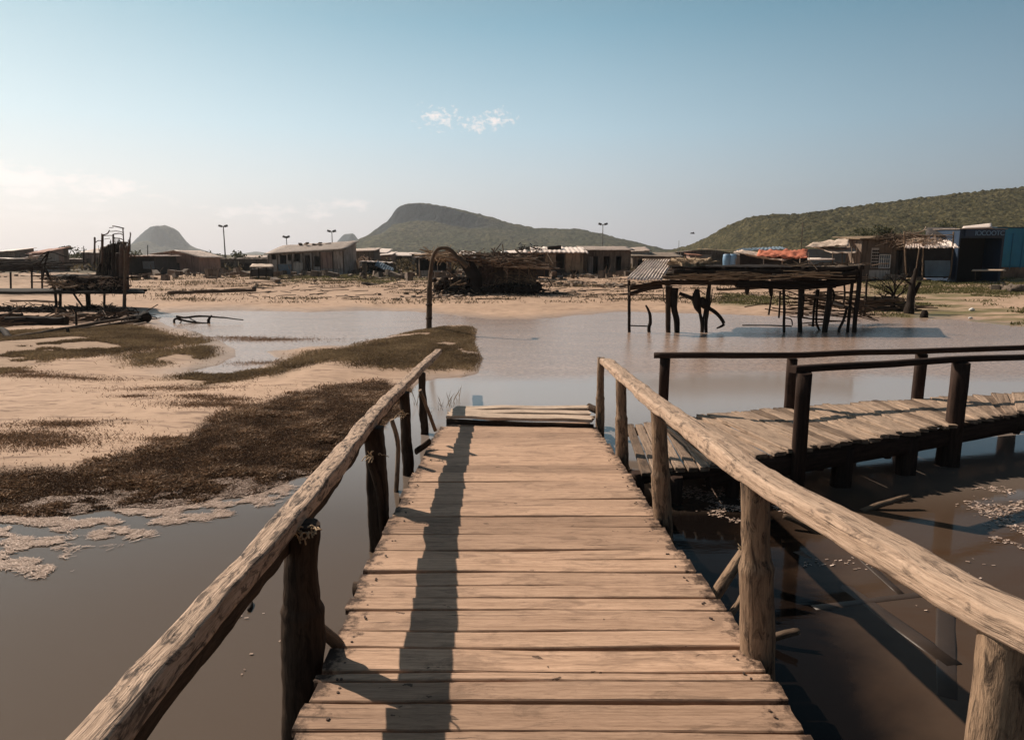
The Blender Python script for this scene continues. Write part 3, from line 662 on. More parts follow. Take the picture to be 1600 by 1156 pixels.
# fraying fibre bindings
def fibre(c, r, n, ln, seed):
    random.seed(seed); mb = MB()
    for _ in range(n):
        a = random.uniform(0, 6.28); p0 = Vector(c)+Vector((math.cos(a)*r*.9, -abs(math.sin(a))*r, random.uniform(-.02, .02)))
        d = Vector((random.uniform(-1, 1), random.uniform(-1, .2), random.uniform(-.9, .9))).normalized()*ln*random.uniform(.3, 1)
        mb.sweep([p0, p0+d*.5+Vector((0, 0, .01)), p0+d], .0035, n=5, caps=False)
    o = mb.build('binding', 'fibre', fb); o['kind'] = 'stuff'; return o
x, y = LPW[0]; tp = at_y(lp, y); fibre((tp.x+.07, y-.03, tp.z-.04), .05, 30, .06, 3)
x, y = LPW[1]; tp = at_y(lp, y); fibre((tp.x+.05, y-.06, tp.z-.22), .05, 16, .07, 4)
x, y = LPW[2]; tp = at_y(lp, y); fibre((tp.x+.02, y-.06, tp.z-.25), .05, 14, .08, 5)
# braces at the left posts
x, y = LPW[0]; MB().sweep([Vector((x+.08, y+.02, .62)), Vector((x+.16, y+.1, .47)), Vector((x+.23, y+.14, .33))], .028, .03, n=10, sub=6, jit=.014).build('brace', 'post', fb)
x, y = LPW[1]; MB().sweep([Vector((x-.03, y-.08, .75)), Vector((x+.04, y-.06, .4)), Vector((x+.06, y-.05, -.1))], .03, .05, n=10, sub=5, jit=.014).build('brace', 'darkpost', fb)
x, y = LPW[2]
MB().sweep([D(612, 655, y-.5), D(622, 700, y-.5), D(618, 775, y-.5)], .022, .035, n=10, sub=5, jit=.01).build('brace', 'post', fb)
MB().sweep([D(656, 610, y+.2), D(680, 672, y+.3)], .02, .03, n=10, sub=5, jit=.01).build('brace', 'post', fb)
MB().sweep([D(650, 705, y-.1), D(672, 690, y+.1)], .02, .035, n=10, sub=5, jit=.01).build('brace', 'darkpost', fb)
random.seed(21)
# nails
mb = MB()
for i in range(len(ys)-1):
    yc = (ys[i]+ys[i+1])/2
    if yc > 6.5 or yc < 1: continue
    for e, s_ in ((DLE, 1), (DRE, -1)):
        for _ in range(2):
            x = interp(e, yc)+s_*(.10+random.uniform(-.015, .015)); y = yc+random.uniform(-.03, .03)
            mb.sweep([Vector((x, y, dz(y)-.002)), Vector((x, y, dz(y)+.003))], .006, n=8)
o = mb.build('nail_heads', 'rust', fb); o.name = 'nail_head'; o['kind'] = 'stuff'

# broken poles by the right side
def stick(name, pts, r, mat, label, cat, sub=5, jit=.008, tip=True, group=None):
    mb = MB(); rr_ = [r*(1.05-.25*i/(len(pts)-1)) for i in range(len(pts))]
    mb.sweep(pts, rr_, n=12, sub=sub, jit=jit, jf=6, rough_end=r*.7 if tip else 0)
    o = mb.build(name, mat); tag(o, label, cat, group); return o
b0 = G(1095, 965, 0); t0 = D(1162, 862, b0.y+.28)
bp = thing('broken_post', b0, 'thick broken pole leaning out of dark water right of the bridge', 'broken post')
MB().sweep([b0+(b0-t0)*.3, b0, t0], [.042, .04, .036], n=14, sub=6, jit=.006, rough_end=.02).build('pole', 'post', bp)
mb = MB()
for k in range(14):
    a = random.uniform(0, 6.28); d = Vector((math.cos(a)*.03, math.sin(a)*.02, random.uniform(.01, .04)))
    mb.sweep([t0+d*.5, t0+d*1.5], [.006, .001], n=5)
mb.build('splintered_tip', 'fibre', bp)
b1 = G(1128, 985, 0); t1 = D(1166, 920, b1.y+.2)
stick('broken_stake', [b1+(b1-t1)*.3, b1, t1], .024, 'post', 'thin broken stake in dark water beside the thicker leaning pole', 'stake')
for (x0_, r0_, x1_, r1_, dy_, rr_2, lb) in ((1290, 838, 1225, 806, .3, .03, 'dark snapped strut slanting out of the water behind the third right post'), (1178, 1010, 1248, 985, .15, .026, 'short wet strut lying half out of the water beside the stepped post'), (1345, 800, 1420, 776, .1, .028, 'long dark strut lying in the water in front of the walkway stilts')):
    q0 = G(x0_, r0_, -.02); q1 = D(x1_, r1_, G(x1_, r1_, .1).y)
    stick('broken_strut', [q0, q0.lerp(q1, .5)+Vector((0, 0, .015)), q1], rr_2, 'weath', lb, 'strut')
# flat brown strips added to paint the rail's shadow and reflection on the water
fr = thing('rail_reflection', G(1360, 930), 'crossed brown strips on the water standing in for the rail reflection', 'rail reflection')
def fl(a, b_, w_): MB().sweep([G(*a, -.004), G(*b_, -.004)], w_, .007, n=10, shape='rect', sub=6, jit=.005, jf=1.5).build('reflection_strip', 'rail_refl', fr)
M['rail_refl'] = plain('rail_reflection_brown', (.055, .034, .021), (.035, .021, .013), 3, .5, .1)
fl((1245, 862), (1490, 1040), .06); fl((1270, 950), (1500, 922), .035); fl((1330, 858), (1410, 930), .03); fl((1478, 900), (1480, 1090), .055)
# driftwood crescent on the left water
p0 = G(385, 945); stick('driftwood', [p0+Vector((-.06, .05, .012)), p0+Vector((.02, .02, .014)), p0+Vector((.05, -.08, .012))], .014, 'black', 'small dark curved driftwood floating left of the bridge post', 'driftwood')
# reeds at the ramp
rd = []
for px, py, n in ((648, 632, 10), (664, 636, 10), (700, 634, 12), (712, 632, 10), (690, 640, 8), (665, 655, 8)):
    c = G(px, py); rd.append(np.stack([c.x+RNG.normal(0, .05, n), c.y+RNG.normal(0, .05, n), np.zeros(n)], -1))
o = blades('reeds', np.concatenate(rd), .22, .003, 'marsh2', .25); tag(o, 'thin reeds standing in water beside the end of the bridge', 'reeds', kind='stuff')

# ------------------------------------------------------------------ side walkway
WZ = .45
jw = thing('side_walkway', G(1400, 670, 0), 'dark railed plank walkway branching off to the right', 'walkway')
NE = [(1108, 728, .33), (1160, 715, .38), (1230, 706, WZ), (1320, 692, WZ), (1420, 676, WZ), (1510, 660, WZ), (1600, 645, WZ), (1760, 622, WZ)]
FE = [(1020, 658, .33), (1062, 655, .38), (1105, 650, WZ), (1200, 642, WZ), (1310, 634, WZ), (1430, 626, WZ), (1600, 616, WZ), (1800, 606, WZ)]
ne = [G(*p) for p in NE]; fe = [G(*p) for p in FE]
mb = MB(); mb2 = MB()
t = 0.0; seg = len(ne)-1
def along(lst, t):
    i = min(int(t), len(lst)-2); return lst[i].lerp(lst[i+1], t-i)
while t < seg-.01:
    a, c = along(ne, t), along(fe, t)
    i = min(int(t), seg-1); ln = ((ne[i+1]-ne[i]).length+(fe[i+1]-fe[i]).length)/2
    wpl = random.uniform(.10, .165); dt = wpl/ln; tm = t+dt/2
    if tm > seg: break
    a, c = along(ne, tm), along(fe, tm); d = (a-c).normalized()
    hwn = (along(ne, t+dt)-along(ne, t)).length/2; hwf = (along(fe, t+dt)-along(fe, t)).length/2
    a = a+d*random.uniform(.0, .06); c = c-d*random.uniform(-.01, .03)
    z = random.uniform(-.006, .014); n = 14
    pts = [c.lerp(a, k/n)+Vector((0, 0, z+.006*math.sin(k*.5+t*9))) for k in range(n+1)]
    rx = [(hwf+(hwn-hwf)*k/n)-.012 for k in range(n+1)]
    mb.sweep(pts, rx, .02, shape='plank', jit=.005, jf=5, rough_end=.02)
    t += dt
mb.build('deck', 'jetty', jw)
mb = MB()
LA, LB, LC, LD = G(1000, 742, .25), G(1128, 729, .34), G(1070, 655, .34), G(978, 668, .25)
npk = 7
for k in range(npk):
    u = (k+.5)/npk; a = LA.lerp(LB, u)+Vector((0, random.uniform(-.06, .05), .0)); c = LD.lerp(LC, u)+Vector((0, random.uniform(-.04, .06), 0))
    hn = (LB-LA).length/npk/2; hf = (LC-LD).length/npk/2
    zj = random.uniform(-.008, .012); pts = [c.lerp(a, q/12)+Vector((0, 0, zj)) for q in range(13)]
    mb.sweep(pts, [hf+(hn-hf)*q/12-.008 for q in range(13)], .02, shape='plank', jit=.004, jf=4, rough_end=.02)
mb.build('approach_ramp', 'jetty', jw)
pts = [p+Vector((0, .03, -.125)) for p in ne]; MB().sweep(pts, .04, .10, n=12, shape='rect', sub=4, jit=.008).build('edge_beam', 'darkrail', jw)
pts = [p+Vector((0, -.03, -.08)) for p in fe]; MB().sweep(pts, .035, .06, n=12, shape='rect', sub=4, jit=.008).build('edge_beam', 'darkrail', jw)
MB().sweep([LA+Vector((0, .06, -.06)), LB+Vector((0, .06, -.06))], .03, .05, n=10, sub=5, jit=.01).build('edge_beam', 'darkrail', jw)
MB().sweep([LD+Vector((0, 0, -.06)), LC+Vector((0, 0, -.06))], .03, .05, n=10, sub=5, jit=.01).build('edge_beam', 'darkrail', jw)
def nearY(px): return float(np.interp(px, [p[0] for p in NE], [p.y for p in ne]))
def farY(px): return float(np.interp(px, [p[0] for p in FE], [p.y for p in fe]))
NR = [(1238, 577), (1300, 573), (1400, 568), (1500, 561), (1600, 558), (1760, 551)]
FR = [(1022, 555), (1130, 555), (1240, 555), (1330, 551), (1430, 549), (1600, 543), (1800, 535)]
nr_ = [D(a, b_, nearY(a)) for a, b_ in NR]; fr_ = [D(a, b_, farY(a)) for a, b_ in FR]
MB().sweep(nr_, .045, .032, n=14, shape='rect', pw=9, sub=6, jit=.003).build('handrail', 'darkrail', jw)
MB().sweep(fr_, .045, .032, n=14, shape='rect', pw=9, sub=6, jit=.003).build('handrail', 'darkrail', jw)
def jpost(px, row_top, row_bot, Y, w_, zb=-.35):
    t_ = D(px, row_top, Y); MB().sweep([Vector((t_.x, Y, zb)), Vector((t_.x, Y, t_.z))], w_, w_, n=14, shape='rect', pw=8, sub=6, jit=.006, up=Vector((.3, 1, 0))).build('post', 'darkrail', jw)
jpost(1257, 582, 700, nearY(1245)-.04, .062); jpost(1502, 566, 670, nearY(1500)-.05, .072); jpost(1700, 560, 670, nearY(1690)-.05, .07)
jpost(1039, 560, 620, farY(1039)+.02, .055); jpost(1238, 560, 642, farY(1238)+.04, .055); jpost(1440, 553, 630, farY(1440)+.04, .06); jpost(1660, 548, 630, farY(1660)+.04, .06)
for px, Y in ((1322, nearY(1322)), (1422, nearY(1420)), (1484, nearY(1484)), (1200, nearY(1200)), (1575, nearY(1600)+.9), (1150, nearY(1150)), (1080, farY(1080)), (1330, farY(1330)), (1060, 5.9), (1000, 6.0)):
    t_ = D(px, 700, Y); zt = .25 if px < 1100 else WZ-.06
    MB().sweep([Vector((t_.x, Y+.05, -.35)), Vector((t_.x, Y+.05, zt))], .09 if px > 1250 else .055, .06, n=12, shape='rect', sub=4, jit=.008, up=Vector((0, 1, 0))).build('stilt', 'darkrail', jw)
for k in (1.5, 2.6, 3.7, 4.8, 5.9):
    a, c = along(ne, k), along(fe, k); MB().sweep([a+Vector((0, 0, -.19)), c+Vector((0, 0, -.19))], .04, .05, n=10, shape='rect', sub=3).build('cross_beam', 'darkrail', jw)
# ================================================================== the far side
def zg(p): return max(.02, hz(p.x, p.y))
def S(px, row, z=None):              # ground point seen at this row on the far bank
    p = G(px, row, .36)
    for _ in range(4): p = G(px, row, max(.0, hz(p.x, p.y)))
    return p
def HR(px, row, Y): return D(px, row, Y)
def hthing(name, px, row, label, cat, group=None):
    p = S(px, row); return thing(name, p, label, cat, group), p
def sticks(mb, a, b_, n, spread, ln, r=.015, par=.35, seed=None, sag=0):
    a, b_ = Vector(a), Vector(b_); d = (b_-a)
    for _ in range(n):
        t = random.random(); c = a.lerp(b_, t)+Vector((random.gauss(0, spread[0]), random.gauss(0, spread[1]), random.gauss(0, spread[2])))
        c.z -= sag*math.sin(t*math.pi)
        v = (d.normalized()+Vector((random.gauss(0, par), random.gauss(0, par), random.gauss(0, par*.5)))).normalized()*ln*random.uniform(.4, 1.2)
        mb.sweep([c-v*.5, c+Vector((0, 0, random.uniform(-.04, .04))), c+v*.5], r*random.uniform(.5, 1.4), n=5, caps=False, smooth=False)
    return mb
def pole(mb, pts, r, n=8, jit=None, shape='round', sub=5):
    return mb.sweep(pts, r, n=n, sub=sub, jit=r*.35 if jit is None else jit, jf=2.5, shape=shape)
def P3(px, row, Y): return D(px, row, Y)

def wallgrid(mb, O, U, Wd, h0, h1, holes, Nn, th=.08):
    O = Vector(O); xs = sorted({0, Wd}|{min(Wd, max(0, v)) for h in holes for v in (h[0], h[1])})
    zs = sorted({0}|{v for h in holes for v in (h[2], h[3])}); rnd = random.random()
    top = lambda x: h0+(h1-h0)*x/Wd
    for i in range(len(xs)-1):
        xa, xb = xs[i], xs[i+1]
        if xb-xa < .01: continue
        xm = (xa+xb)/2
        for j in range(len(zs)):
            za = zs[j]; last = j == len(zs)-1
            zb0, zb1 = (top(xa), top(xb)) if last else (zs[j+1], zs[j+1])
            zm = (za+min(zb0, zb1))/2
            if any(h[0] < xm < h[1] and h[2] < zm < h[3] for h in holes): continue
            b4 = [O+U*xa+Vector((0, 0, za)), O+U*xb+Vector((0, 0, za)), O+U*xb+Nn*th+Vector((0, 0, za)), O+U*xa+Nn*th+Vector((0, 0, za))]
            t4 = [O+U*xa+Vector((0, 0, zb0)), O+U*xb+Vector((0, 0, zb1)), O+U*xb+Nn*th+Vector((0, 0, zb1)), O+U*xa+Nn*th+Vector((0, 0, zb0))]
            mb.hexa(b4, t4, rnd)
def shack(name, px0, px1, row, hl, hr, depth, label, cat, wall='greywall', roof='tingrey', holes=(), over=.25, slope=.0, ang=0.0, roofwaves=10, fill=(), group=None, roofth=.05, sag=.0, back=.0, open_front=False, gable=0):
    """a box hut: front wall along the pixel span at this ground row; heights in metres; holes as fractions of width/height"""
    a, c = S(px0, row), S(px1, row); z0 = min(a.z, c.z)-.05; Yf = (a.y+c.y)/2
    a.y = Yf; c.y = Yf; c.x = D(px1, row, Yf).x; a.x = D(px0, row, Yf).x; a.z = c.z = z0
    t = thing(name, Vector(((a.x+c.x)/2, Yf, z0)), label, cat, group)
    ca, sa = math.cos(ang), math.sin(ang); U = Vector((ca, sa, 0)); Nn = Vector((-sa, ca, 0)); Wd = (c-a).length/ca
    hs = [(h[0]*Wd, h[1]*Wd, h[2]*max(hl, hr), h[3]*max(hl, hr)) for h in holes]
    mb = MB()
    if open_front: hs = [(0.03*Wd, .97*Wd, 0, min(hl, hr)-.12)]+hs
    wallgrid(mb, a, U, Wd, hl, hr, hs, Nn, .09)
    A1, C1 = a+Nn*depth, a+U*Wd+Nn*depth
    bl, br = hl+back, hr+back
    wallgrid(mb, A1+U*.0, U, Wd, bl, br, [], -Nn, .09)
    wallgrid(mb, a+Nn*.09+U*.0, Nn, depth-.18, hl, bl, [], U, .09); wallgrid(mb, a+U*(Wd-.09)+Nn*.09, Nn, depth-.18, hr, br, [], U, .09)
    mb.build('wall', wall, t)
    z = Vector((0, 0, 1))
    if gable:
        g_ = gable; mid0 = a+U*Wd*.5-Nn*over+z*(max(hl, hr)+g_); mid1 = A1+U*Wd*.5+Nn*over+z*(max(hl, hr)+g_)
        e0 = a-U*over-Nn*over+z*(hl-.03); e1 = A1-U*over+Nn*over+z*(hl-.03); f0 = a+U*(Wd+over)-Nn*over+z*(hr-.03); f1 = A1+U*(Wd+over)+Nn*over+z*(hr-.03)
        mb = MB().sheet(e0, mid0, mid1, e1, 8, 4, th=roofth, jit=.03, sag=sag).sheet(mid0, f0, f1, mid1, 8, 4, th=roofth, jit=.03, sag=sag)
        mb.build('roof', roof, t)
        mb = MB(); q = a+Nn*.02
        base = len(mb.v); mb.v += [q+z*hl, q+U*Wd+z*hr, q+U*Wd*.5+z*(max(hl, hr)+g_-.04), q+z*hl+Nn*.06, q+U*Wd+z*hr+Nn*.06, q+U*Wd*.5+z*(max(hl, hr)+g_-.04)+Nn*.06]
        mb.face((0, 1, 2), [(0, 0)]*3, .5); mb.face((5, 4, 3), [(0, 0)]*3, .5); mb.build('gable', wall, t)
    else:
        r0 = a-U*over-Nn*over+z*(hl+.02-over*slope); r1 = a+U*(Wd+over)-Nn*over+z*(hr+.02-over*slope)
        r2 = C1+U*over+Nn*over+z*(br+.02+over*slope); r3 = A1-U*over+Nn*over+z*(bl+.02+over*slope)
        MB().sheet(r0, r1, r2, r3, 12, 5, .025 if roofwaves else 0, roofwaves, roofth, sag=sag, jit=.05, ragged=.12).build('roof', roof, t)
    for f in fill:       # (part name, x0,x1,z0,z1, material, inset)
        nm, f0, f1, g0, g1, mt, ins = f; Hm = max(hl, hr)
        q = a+Nn*ins+U*(f0*Wd)+z*(g0*Hm)
        fr_ = MB().hexa([q, q+U*(f1-f0)*Wd, q+U*(f1-f0)*Wd+Nn*.04, q+Nn*.04], [p+z*(g1-g0)*Hm for p in (q, q+U*(f1-f0)*Wd, q+U*(f1-f0)*Wd+Nn*.04, q+Nn*.04)]).build(nm, mt, t)
    return t, a, U, Nn, Wd
def windowf(t, a, U, Nn, Wd, Hm, x0, x1, z0, z1, bars=2, mat='white'):
    z = Vector((0, 0, 1)); q = lambda x, y: a+U*(x*Wd)+z*(y*Hm)-Nn*.03
    mb = MB(); r = .03
    for p0, p1 in ((q(x0, z0), q(x1, z0)), (q(x0, z1), q(x1, z1)), (q(x0, z0), q(x0, z1)), (q(x1, z0), q(x1, z1))): mb.sweep([p0, p1], r, n=4, shape='rect', smooth=False)
    for k in range(1, bars+1):
        x = x0+(x1-x0)*k/(bars+1); mb.sweep([q(x, z0), q(x, z1)], r*.5, n=4, smooth=False)
    for k in (1, 2): zz = z0+(z1-z0)*k/3; mb.sweep([q(x0, zz), q(x1, zz)], r*.5, n=4, smooth=False)
    w_ = mb.build('window', mat, t)
    MB().hexa([q(x0, z0)+Nn*.06, q(x1, z0)+Nn*.06, q(x1, z0)+Nn*.07, q(x0, z0)+Nn*.07], [q(x0, z1)+Nn*.06, q(x1, z1)+Nn*.06, q(x1, z1)+Nn*.07, q(x0, z1)+Nn*.07]).build('pane', 'glass', w_)

# ---- hills
def hillmat(name, g1, g2, rockc, sc):
    m, nt, b = newmat(name); P = pos(nt)
    n1 = noise(nt, P, sc, 7, .65, .4); n2 = noise(nt, P, sc*9, 5, .7)
    col = mixc(nt, ramp(nt, n1, [(.35, (0, 0, 0)), (.65, (1, 1, 1))]), g1, g2)
    col = mixc(nt, mathn(nt, 'MULTIPLY', ramp(nt, n2, [(.42, (0, 0, 0)), (.54, (1, 1, 1))]), .8), col, tuple(x*.33 for x in g1))
    rk = noise(nt, vscale(nt, P, (sc*6, sc*6, sc*1.2)), 1, 6, .7)
    rc = mixc(nt, rk, tuple(x*.45 for x in rockc), tuple(x*1.5 for x in rockc))
    col = mixc(nt, attr(nt, 'cliff'), col, rc)
    L(nt, col, b.inputs['Base Color']); b.inputs['Roughness'].default_value = .95; b.inputs['Specular IOR Level'].default_value = .1
    bump(nt, b, mathn(nt, 'ADD', n1, n2), .8, 1/sc*.12)
    return m
M['h_far'] = hillmat('far_hill', (.085, .085, .05), (.13, .125, .09), (.03, .05, .065), .012)
M['h_mid'] = hillmat('table_hill', (.075, .078, .038), (.155, .135, .075), (.035, .045, .052), .02)
M['h_near'] = hillmat('scrub_hill', (.06, .056, .022), (.15, .125, .06), (.06, .05, .03), .07)
def hill(name, prof, Dk, wf, wb, mat, nx=220, ny=90, cliff=None, disp=(0, 1), fine=(0, 1), pw=1.5, bow=0):
    pxs = np.array([p[0] for p in prof], float); rws = np.array([p[1] for p in prof], float)
    xs = np.linspace(pxs[0], pxs[-1], nx); rw = np.interp(xs, pxs, rws)
    k = np.ones(3)/3; rp_ = np.pad(rw, 1, 'edge'); rw = rw*.4+np.convolve(rp_, k, 'valid')*.6
    X = (xs-800)/F; Zr = np.array([D(a, r, Dk).z for a, r in zip(xs, rw)])
    X = np.array([D(a, 400, Dk).x for a in xs])
    Hh = np.maximum(Zr, 0)
    tt = np.concatenate([-np.linspace(1, 0, ny//3, endpoint=False)**1.0, np.linspace(0, 1, ny)**1.35])
    T, XX = np.meshgrid(tt, X, indexing='ij'); HH = np.broadcast_to(Hh, T.shape)
    a = np.abs(T)
    sh = (1-a)**pw
    cm = np.zeros(T.shape)
    if cliff:
        c0, c1, drop, hmin, mf = cliff            # cliff between t=c0..c1 dropping by 'drop' where H>hmin
        f = smooth(hmin*.75, hmin, HH)*mf(XX)
        n_ = fbm(XX/ (Dk*.02), T*8, 4)*.02
        s2 = np.where(a < c0, 1-.05*a/c0, np.where(a < c1, .95-(drop-.05)*(a-c0)/(c1-c0), (1-drop)*((1-a)/(1-c1))**pw))
        sh = sh*(1-f)+s2*f
        cm = f*smooth(c0-.03, c0, a+n_)*(1-smooth(c1, c1+.025, a+n_))
    YY = Dk-np.where(T > 0, T*wf, T*wb*1.0)
    YY = YY+bow*((XX-X.mean())/(X.max()-X.min()))**2
    Z = HH*sh
    Z = Z+fbm(XX/disp[1], YY/disp[1], 5)*disp[0]*smooth(0, .15, a)*smooth(0, 4, HH)
    if fine[0]: Z = Z+(np.abs(fbm(XX/fine[1], YY/fine[1], 3))**.7)*fine[0]*smooth(0, 3, HH)
    Z = Z*smooth(1, .93, a)+-1.0*smooth(.93, 1, a)
    V = np.stack([XX, YY, Z], -1).reshape(-1, 3); nyy, nxx = T.shape; idx = np.arange(nyy*nxx).reshape(nyy, nxx)
    Q = np.stack([idx[:-1, :-1], idx[:-1, 1:], idx[1:, 1:], idx[1:, :-1]], -1).reshape(-1, 4)[:, ::-1]
    o = npmesh(name, V, Q, mat, None, True, {'cliff': cm}); tag(o, kind='structure'); return o
one = lambda x: np.ones(x.shape)
hill('mountain_cone', [(180, 404), (195, 397), (215, 386), (232, 371), (243, 361), (253, 354), (262, 352), (271, 358), (280, 372), (295, 385), (315, 395), (335, 400), (350, 404)], 1500, 300, 250, 'h_far', 120, 70, (.13, .24, .48, 44, one), (3, 60), (1.2, 12), 1.35)
hill('mountain_butte', [(512, 396), (524, 385), (533, 374), (540, 366), (553, 365), (558, 373), (566, 382), (580, 392)], 1900, 220, 200, 'h_far', 70, 50, (.10, .35, .45, 40, one), (2, 60), (1, 12), 1.3)
hill('mountain_ridge', [(330, 403), (380, 396), (400, 393), (425, 396), (470, 402)], 2400, 300, 200, 'h_far', 50, 40, None, (3, 90))
hill('table_mountain', [(500, 404), (535, 395), (560, 381), (590, 359), (612, 346), (620, 336), (628, 324), (640, 319), (662, 318), (700, 324), (760, 338), (800, 350), (840, 358), (870, 358), (905, 359), (935, 365), (965, 373), (1000, 381), (1030, 390), (1070, 400), (1100, 404)], 1000, 330, 300, 'h_mid', 420, 110,
     (.10, .19, .36, 48, lambda x: smooth(-260, -150, x)*(1-smooth(-75, 15, x))), (4.5, 55), (2.2, 9), 1.25)
hill('hillside', [(1060, 404), (1085, 392), (1105, 375), (1125, 362), (1145, 350), (1170, 341), (1200, 338), (1250, 336), (1300, 329), (1370, 319), (1440, 310), (1500, 303), (1560, 297), (1600, 293), (1700, 287), (1900, 281)], 420, 260, 160, 'h_near', 460, 230, None, (3.0, 34), (2.3, 3.4), 1.0)

# ---- plants
def leafcloud(blobs, n, size, squash=.75):
    """leaf quads spread through ellipsoids, thinner towards gaps"""
    V = []; rn = []
    tot = sum(b_[3]*b_[4]*b_[5] for b_ in blobs)
    for (cx, cy, cz, rx, ry, rz_) in blobs:
        k = max(12, int(n*rx*ry*rz_/tot)); u = RNG.normal(0, 1, (k, 3)); u /= np.linalg.norm(u, axis=1)[:, None]
        r = RNG.random(k)**.45
        p = u*r[:, None]*np.array([rx, ry, rz_]); keep = fbm(p[:, 0]*1.8/size*.25+cx, p[:, 2]*1.8/size*.25+cz, 3) > -.22
        p = p[keep]; k = len(p); p = p+np.array([cx, cy, cz])
        a = RNG.normal(0, 1, (k, 3)); a /= np.linalg.norm(a, axis=1)[:, None]; b_ = np.cross(a, RNG.normal(0, 1, (k, 3))); b_ /= np.linalg.norm(b_, axis=1)[:, None]
        s = size*RNG.uniform(.5, 1.3, (k, 1)); a *= s; b_ *= s*.6
        V.append(np.stack([p-a, p-b_, p+a, p+b_], 1).reshape(-1, 3)); rn.append(np.clip(RNG.beta(2, 2.6, k)+(RNG.random()-.5)*.25, 0, 1))
    V = np.concatenate(V); return V, np.arange(len(V)).reshape(-1, 4), np.concatenate(rn)
def tree(name, px, row_b, row_t, Y, wpx, label, cat='tree', mat='leafdark', n=500, size=None, flat=False, group=None, trunk=True, lobes=6):
    x = D(px, 400, Y).x; z0 = max(0, hz(x, Y)); zt = D(px, row_t, Y).z; zb = D(px, row_b, Y).z if row_b else z0
    W_ = wpx/F*Y/2; hgt_ = zt-z0; size = size or max(.06, Y*.0016)
    t = thing(name, (x, Y, z0), label, cat, group)
    ch = max(.3, zt-max(zb, z0)); cz = zt-ch/2
    bl = []
    for k in range(lobes):
        a = k/lobes*6.28+random.random(); rr_ = random.uniform(.25, .65)
        bl.append((math.cos(a)*W_*rr_, math.sin(a)*W_*rr_*.8, (cz-z0)+random.uniform(-.28, .25)*ch*(.4 if flat else 1), W_*random.uniform(.32, .55), W_*random.uniform(.3, .5), ch*random.uniform(.24, .40)*(.8 if flat else 1)))
    bl.append((0, 0, cz-z0, W_*.55, W_*.5, ch*.42))
    V, Q, rn = leafcloud(bl, n, size); o = npmesh('crown', V, Q, mat, rn); o.parent = t
    if trunk:
        mb = MB(); b0 = Vector((x, Y, z0-.2)); r = max(.04, hgt_*.035)
        f = b0+Vector((random.uniform(-.1, .1), 0, hgt_*.5)); mb.sweep([b0, b0.lerp(f, .5)+Vector((.05, 0, 0)), f], [r*1.3, r, r*.8], n=7, sub=3, jit=r*.3)
        for k in range(4):
            a = k*1.6+random.random(); e = Vector((x+math.cos(a)*W_*.6, Y+math.sin(a)*W_*.4, cz+random.uniform(0, .25)*ch)); mb.sweep([f, f.lerp(e, .5)+Vector((0, 0, .1)), e], [r*.7, r*.45, r*.15], n=5, sub=3)
        mb.build('trunk', 'black', t)
    return t
random.seed(5)
TL = [(12, 424, 393, 95, 60, 'dark scrubby trees low on the horizon at the far left edge'), (48, 424, 393, 99, 55, 'rounded dark tree second from the left edge of the skyline'), (80, 424, 398, 92, 40, 'low tree between the leftmost trees and the flat topped one'), (106, 392, 383, 104, 26, 'small flat topped umbrella tree above the left ruin'), (110, 424, 394, 98, 60, 'bushy tree right under the flat topped umbrella tree'), (140, 424, 388, 96, 50, 'tall bushy tree just left of the tall pole frame'), (176, 424, 384, 92, 50, 'dense tree behind the tall pole frame'), (215, 424, 392, 90, 30, 'small tree between the pole frame and the pink house')]
for i, (px, rb, rt, Y, w_, lb) in enumerate(TL): tree('tree', px, rb, rt, Y, w_, lb, n=900, flat=i == 3, group='trees along the left skyline', mat='leafdark')
TL2 = [(322, 412, 390, 100, 26, 'round tree right of the pink house roof'), (345, 412, 393, 104, 30, 'tree behind the tall lamp pole'), (374, 412, 391, 100, 32, 'dark tree just right of the tall lamp pole'), (402, 415, 399, 96, 20, 'small tree beside the distant blue ridge')]
for px, rb, rt, Y, w_, lb in TL2: tree('tree', px, rb, rt, Y, w_, lb, n=600, group='trees behind the low long shed')
BL = [(606, 428, 402, 74, 34, 'dark bush left of the leaning sheet metal'), (632, 432, 399, 71, 42, 'dark rounded bush in the gap before the hooked pole'), (574, 428, 398, 82, 24, 'bush behind the rubble walls'), (668, 428, 396, 84, 30, 'bush behind the hooked pole'), (552, 432, 400, 79, 20, 'small bush by the pale broken wall')]
for px, rb, rt, Y, w_, lb in BL: tree('bush', px, rb, rt, Y, w_, lb, 'bush', n=500, mat='leafdry', group='bushes among the central huts', trunk=False)
for px, rt, w_, Y, lb in ((1352, 352, 60, 75, 'dark brown bush on the slope above the stone house'), (1378, 351, 44, 78, 'dark bush right of the brown bush above the stone house'), (1476, 341, 44, 90, 'dark rounded tree on the slope above the navy shop'), (1455, 349, 34, 88, 'smaller dark tree left of the rounded tree on the slope')):
    tree('tree' if rt < 350 else 'bush', px, 385, rt, Y, w_, lb, 'tree' if rt < 350 else 'bush', n=900, mat='leafdark', trunk=rt < 350)

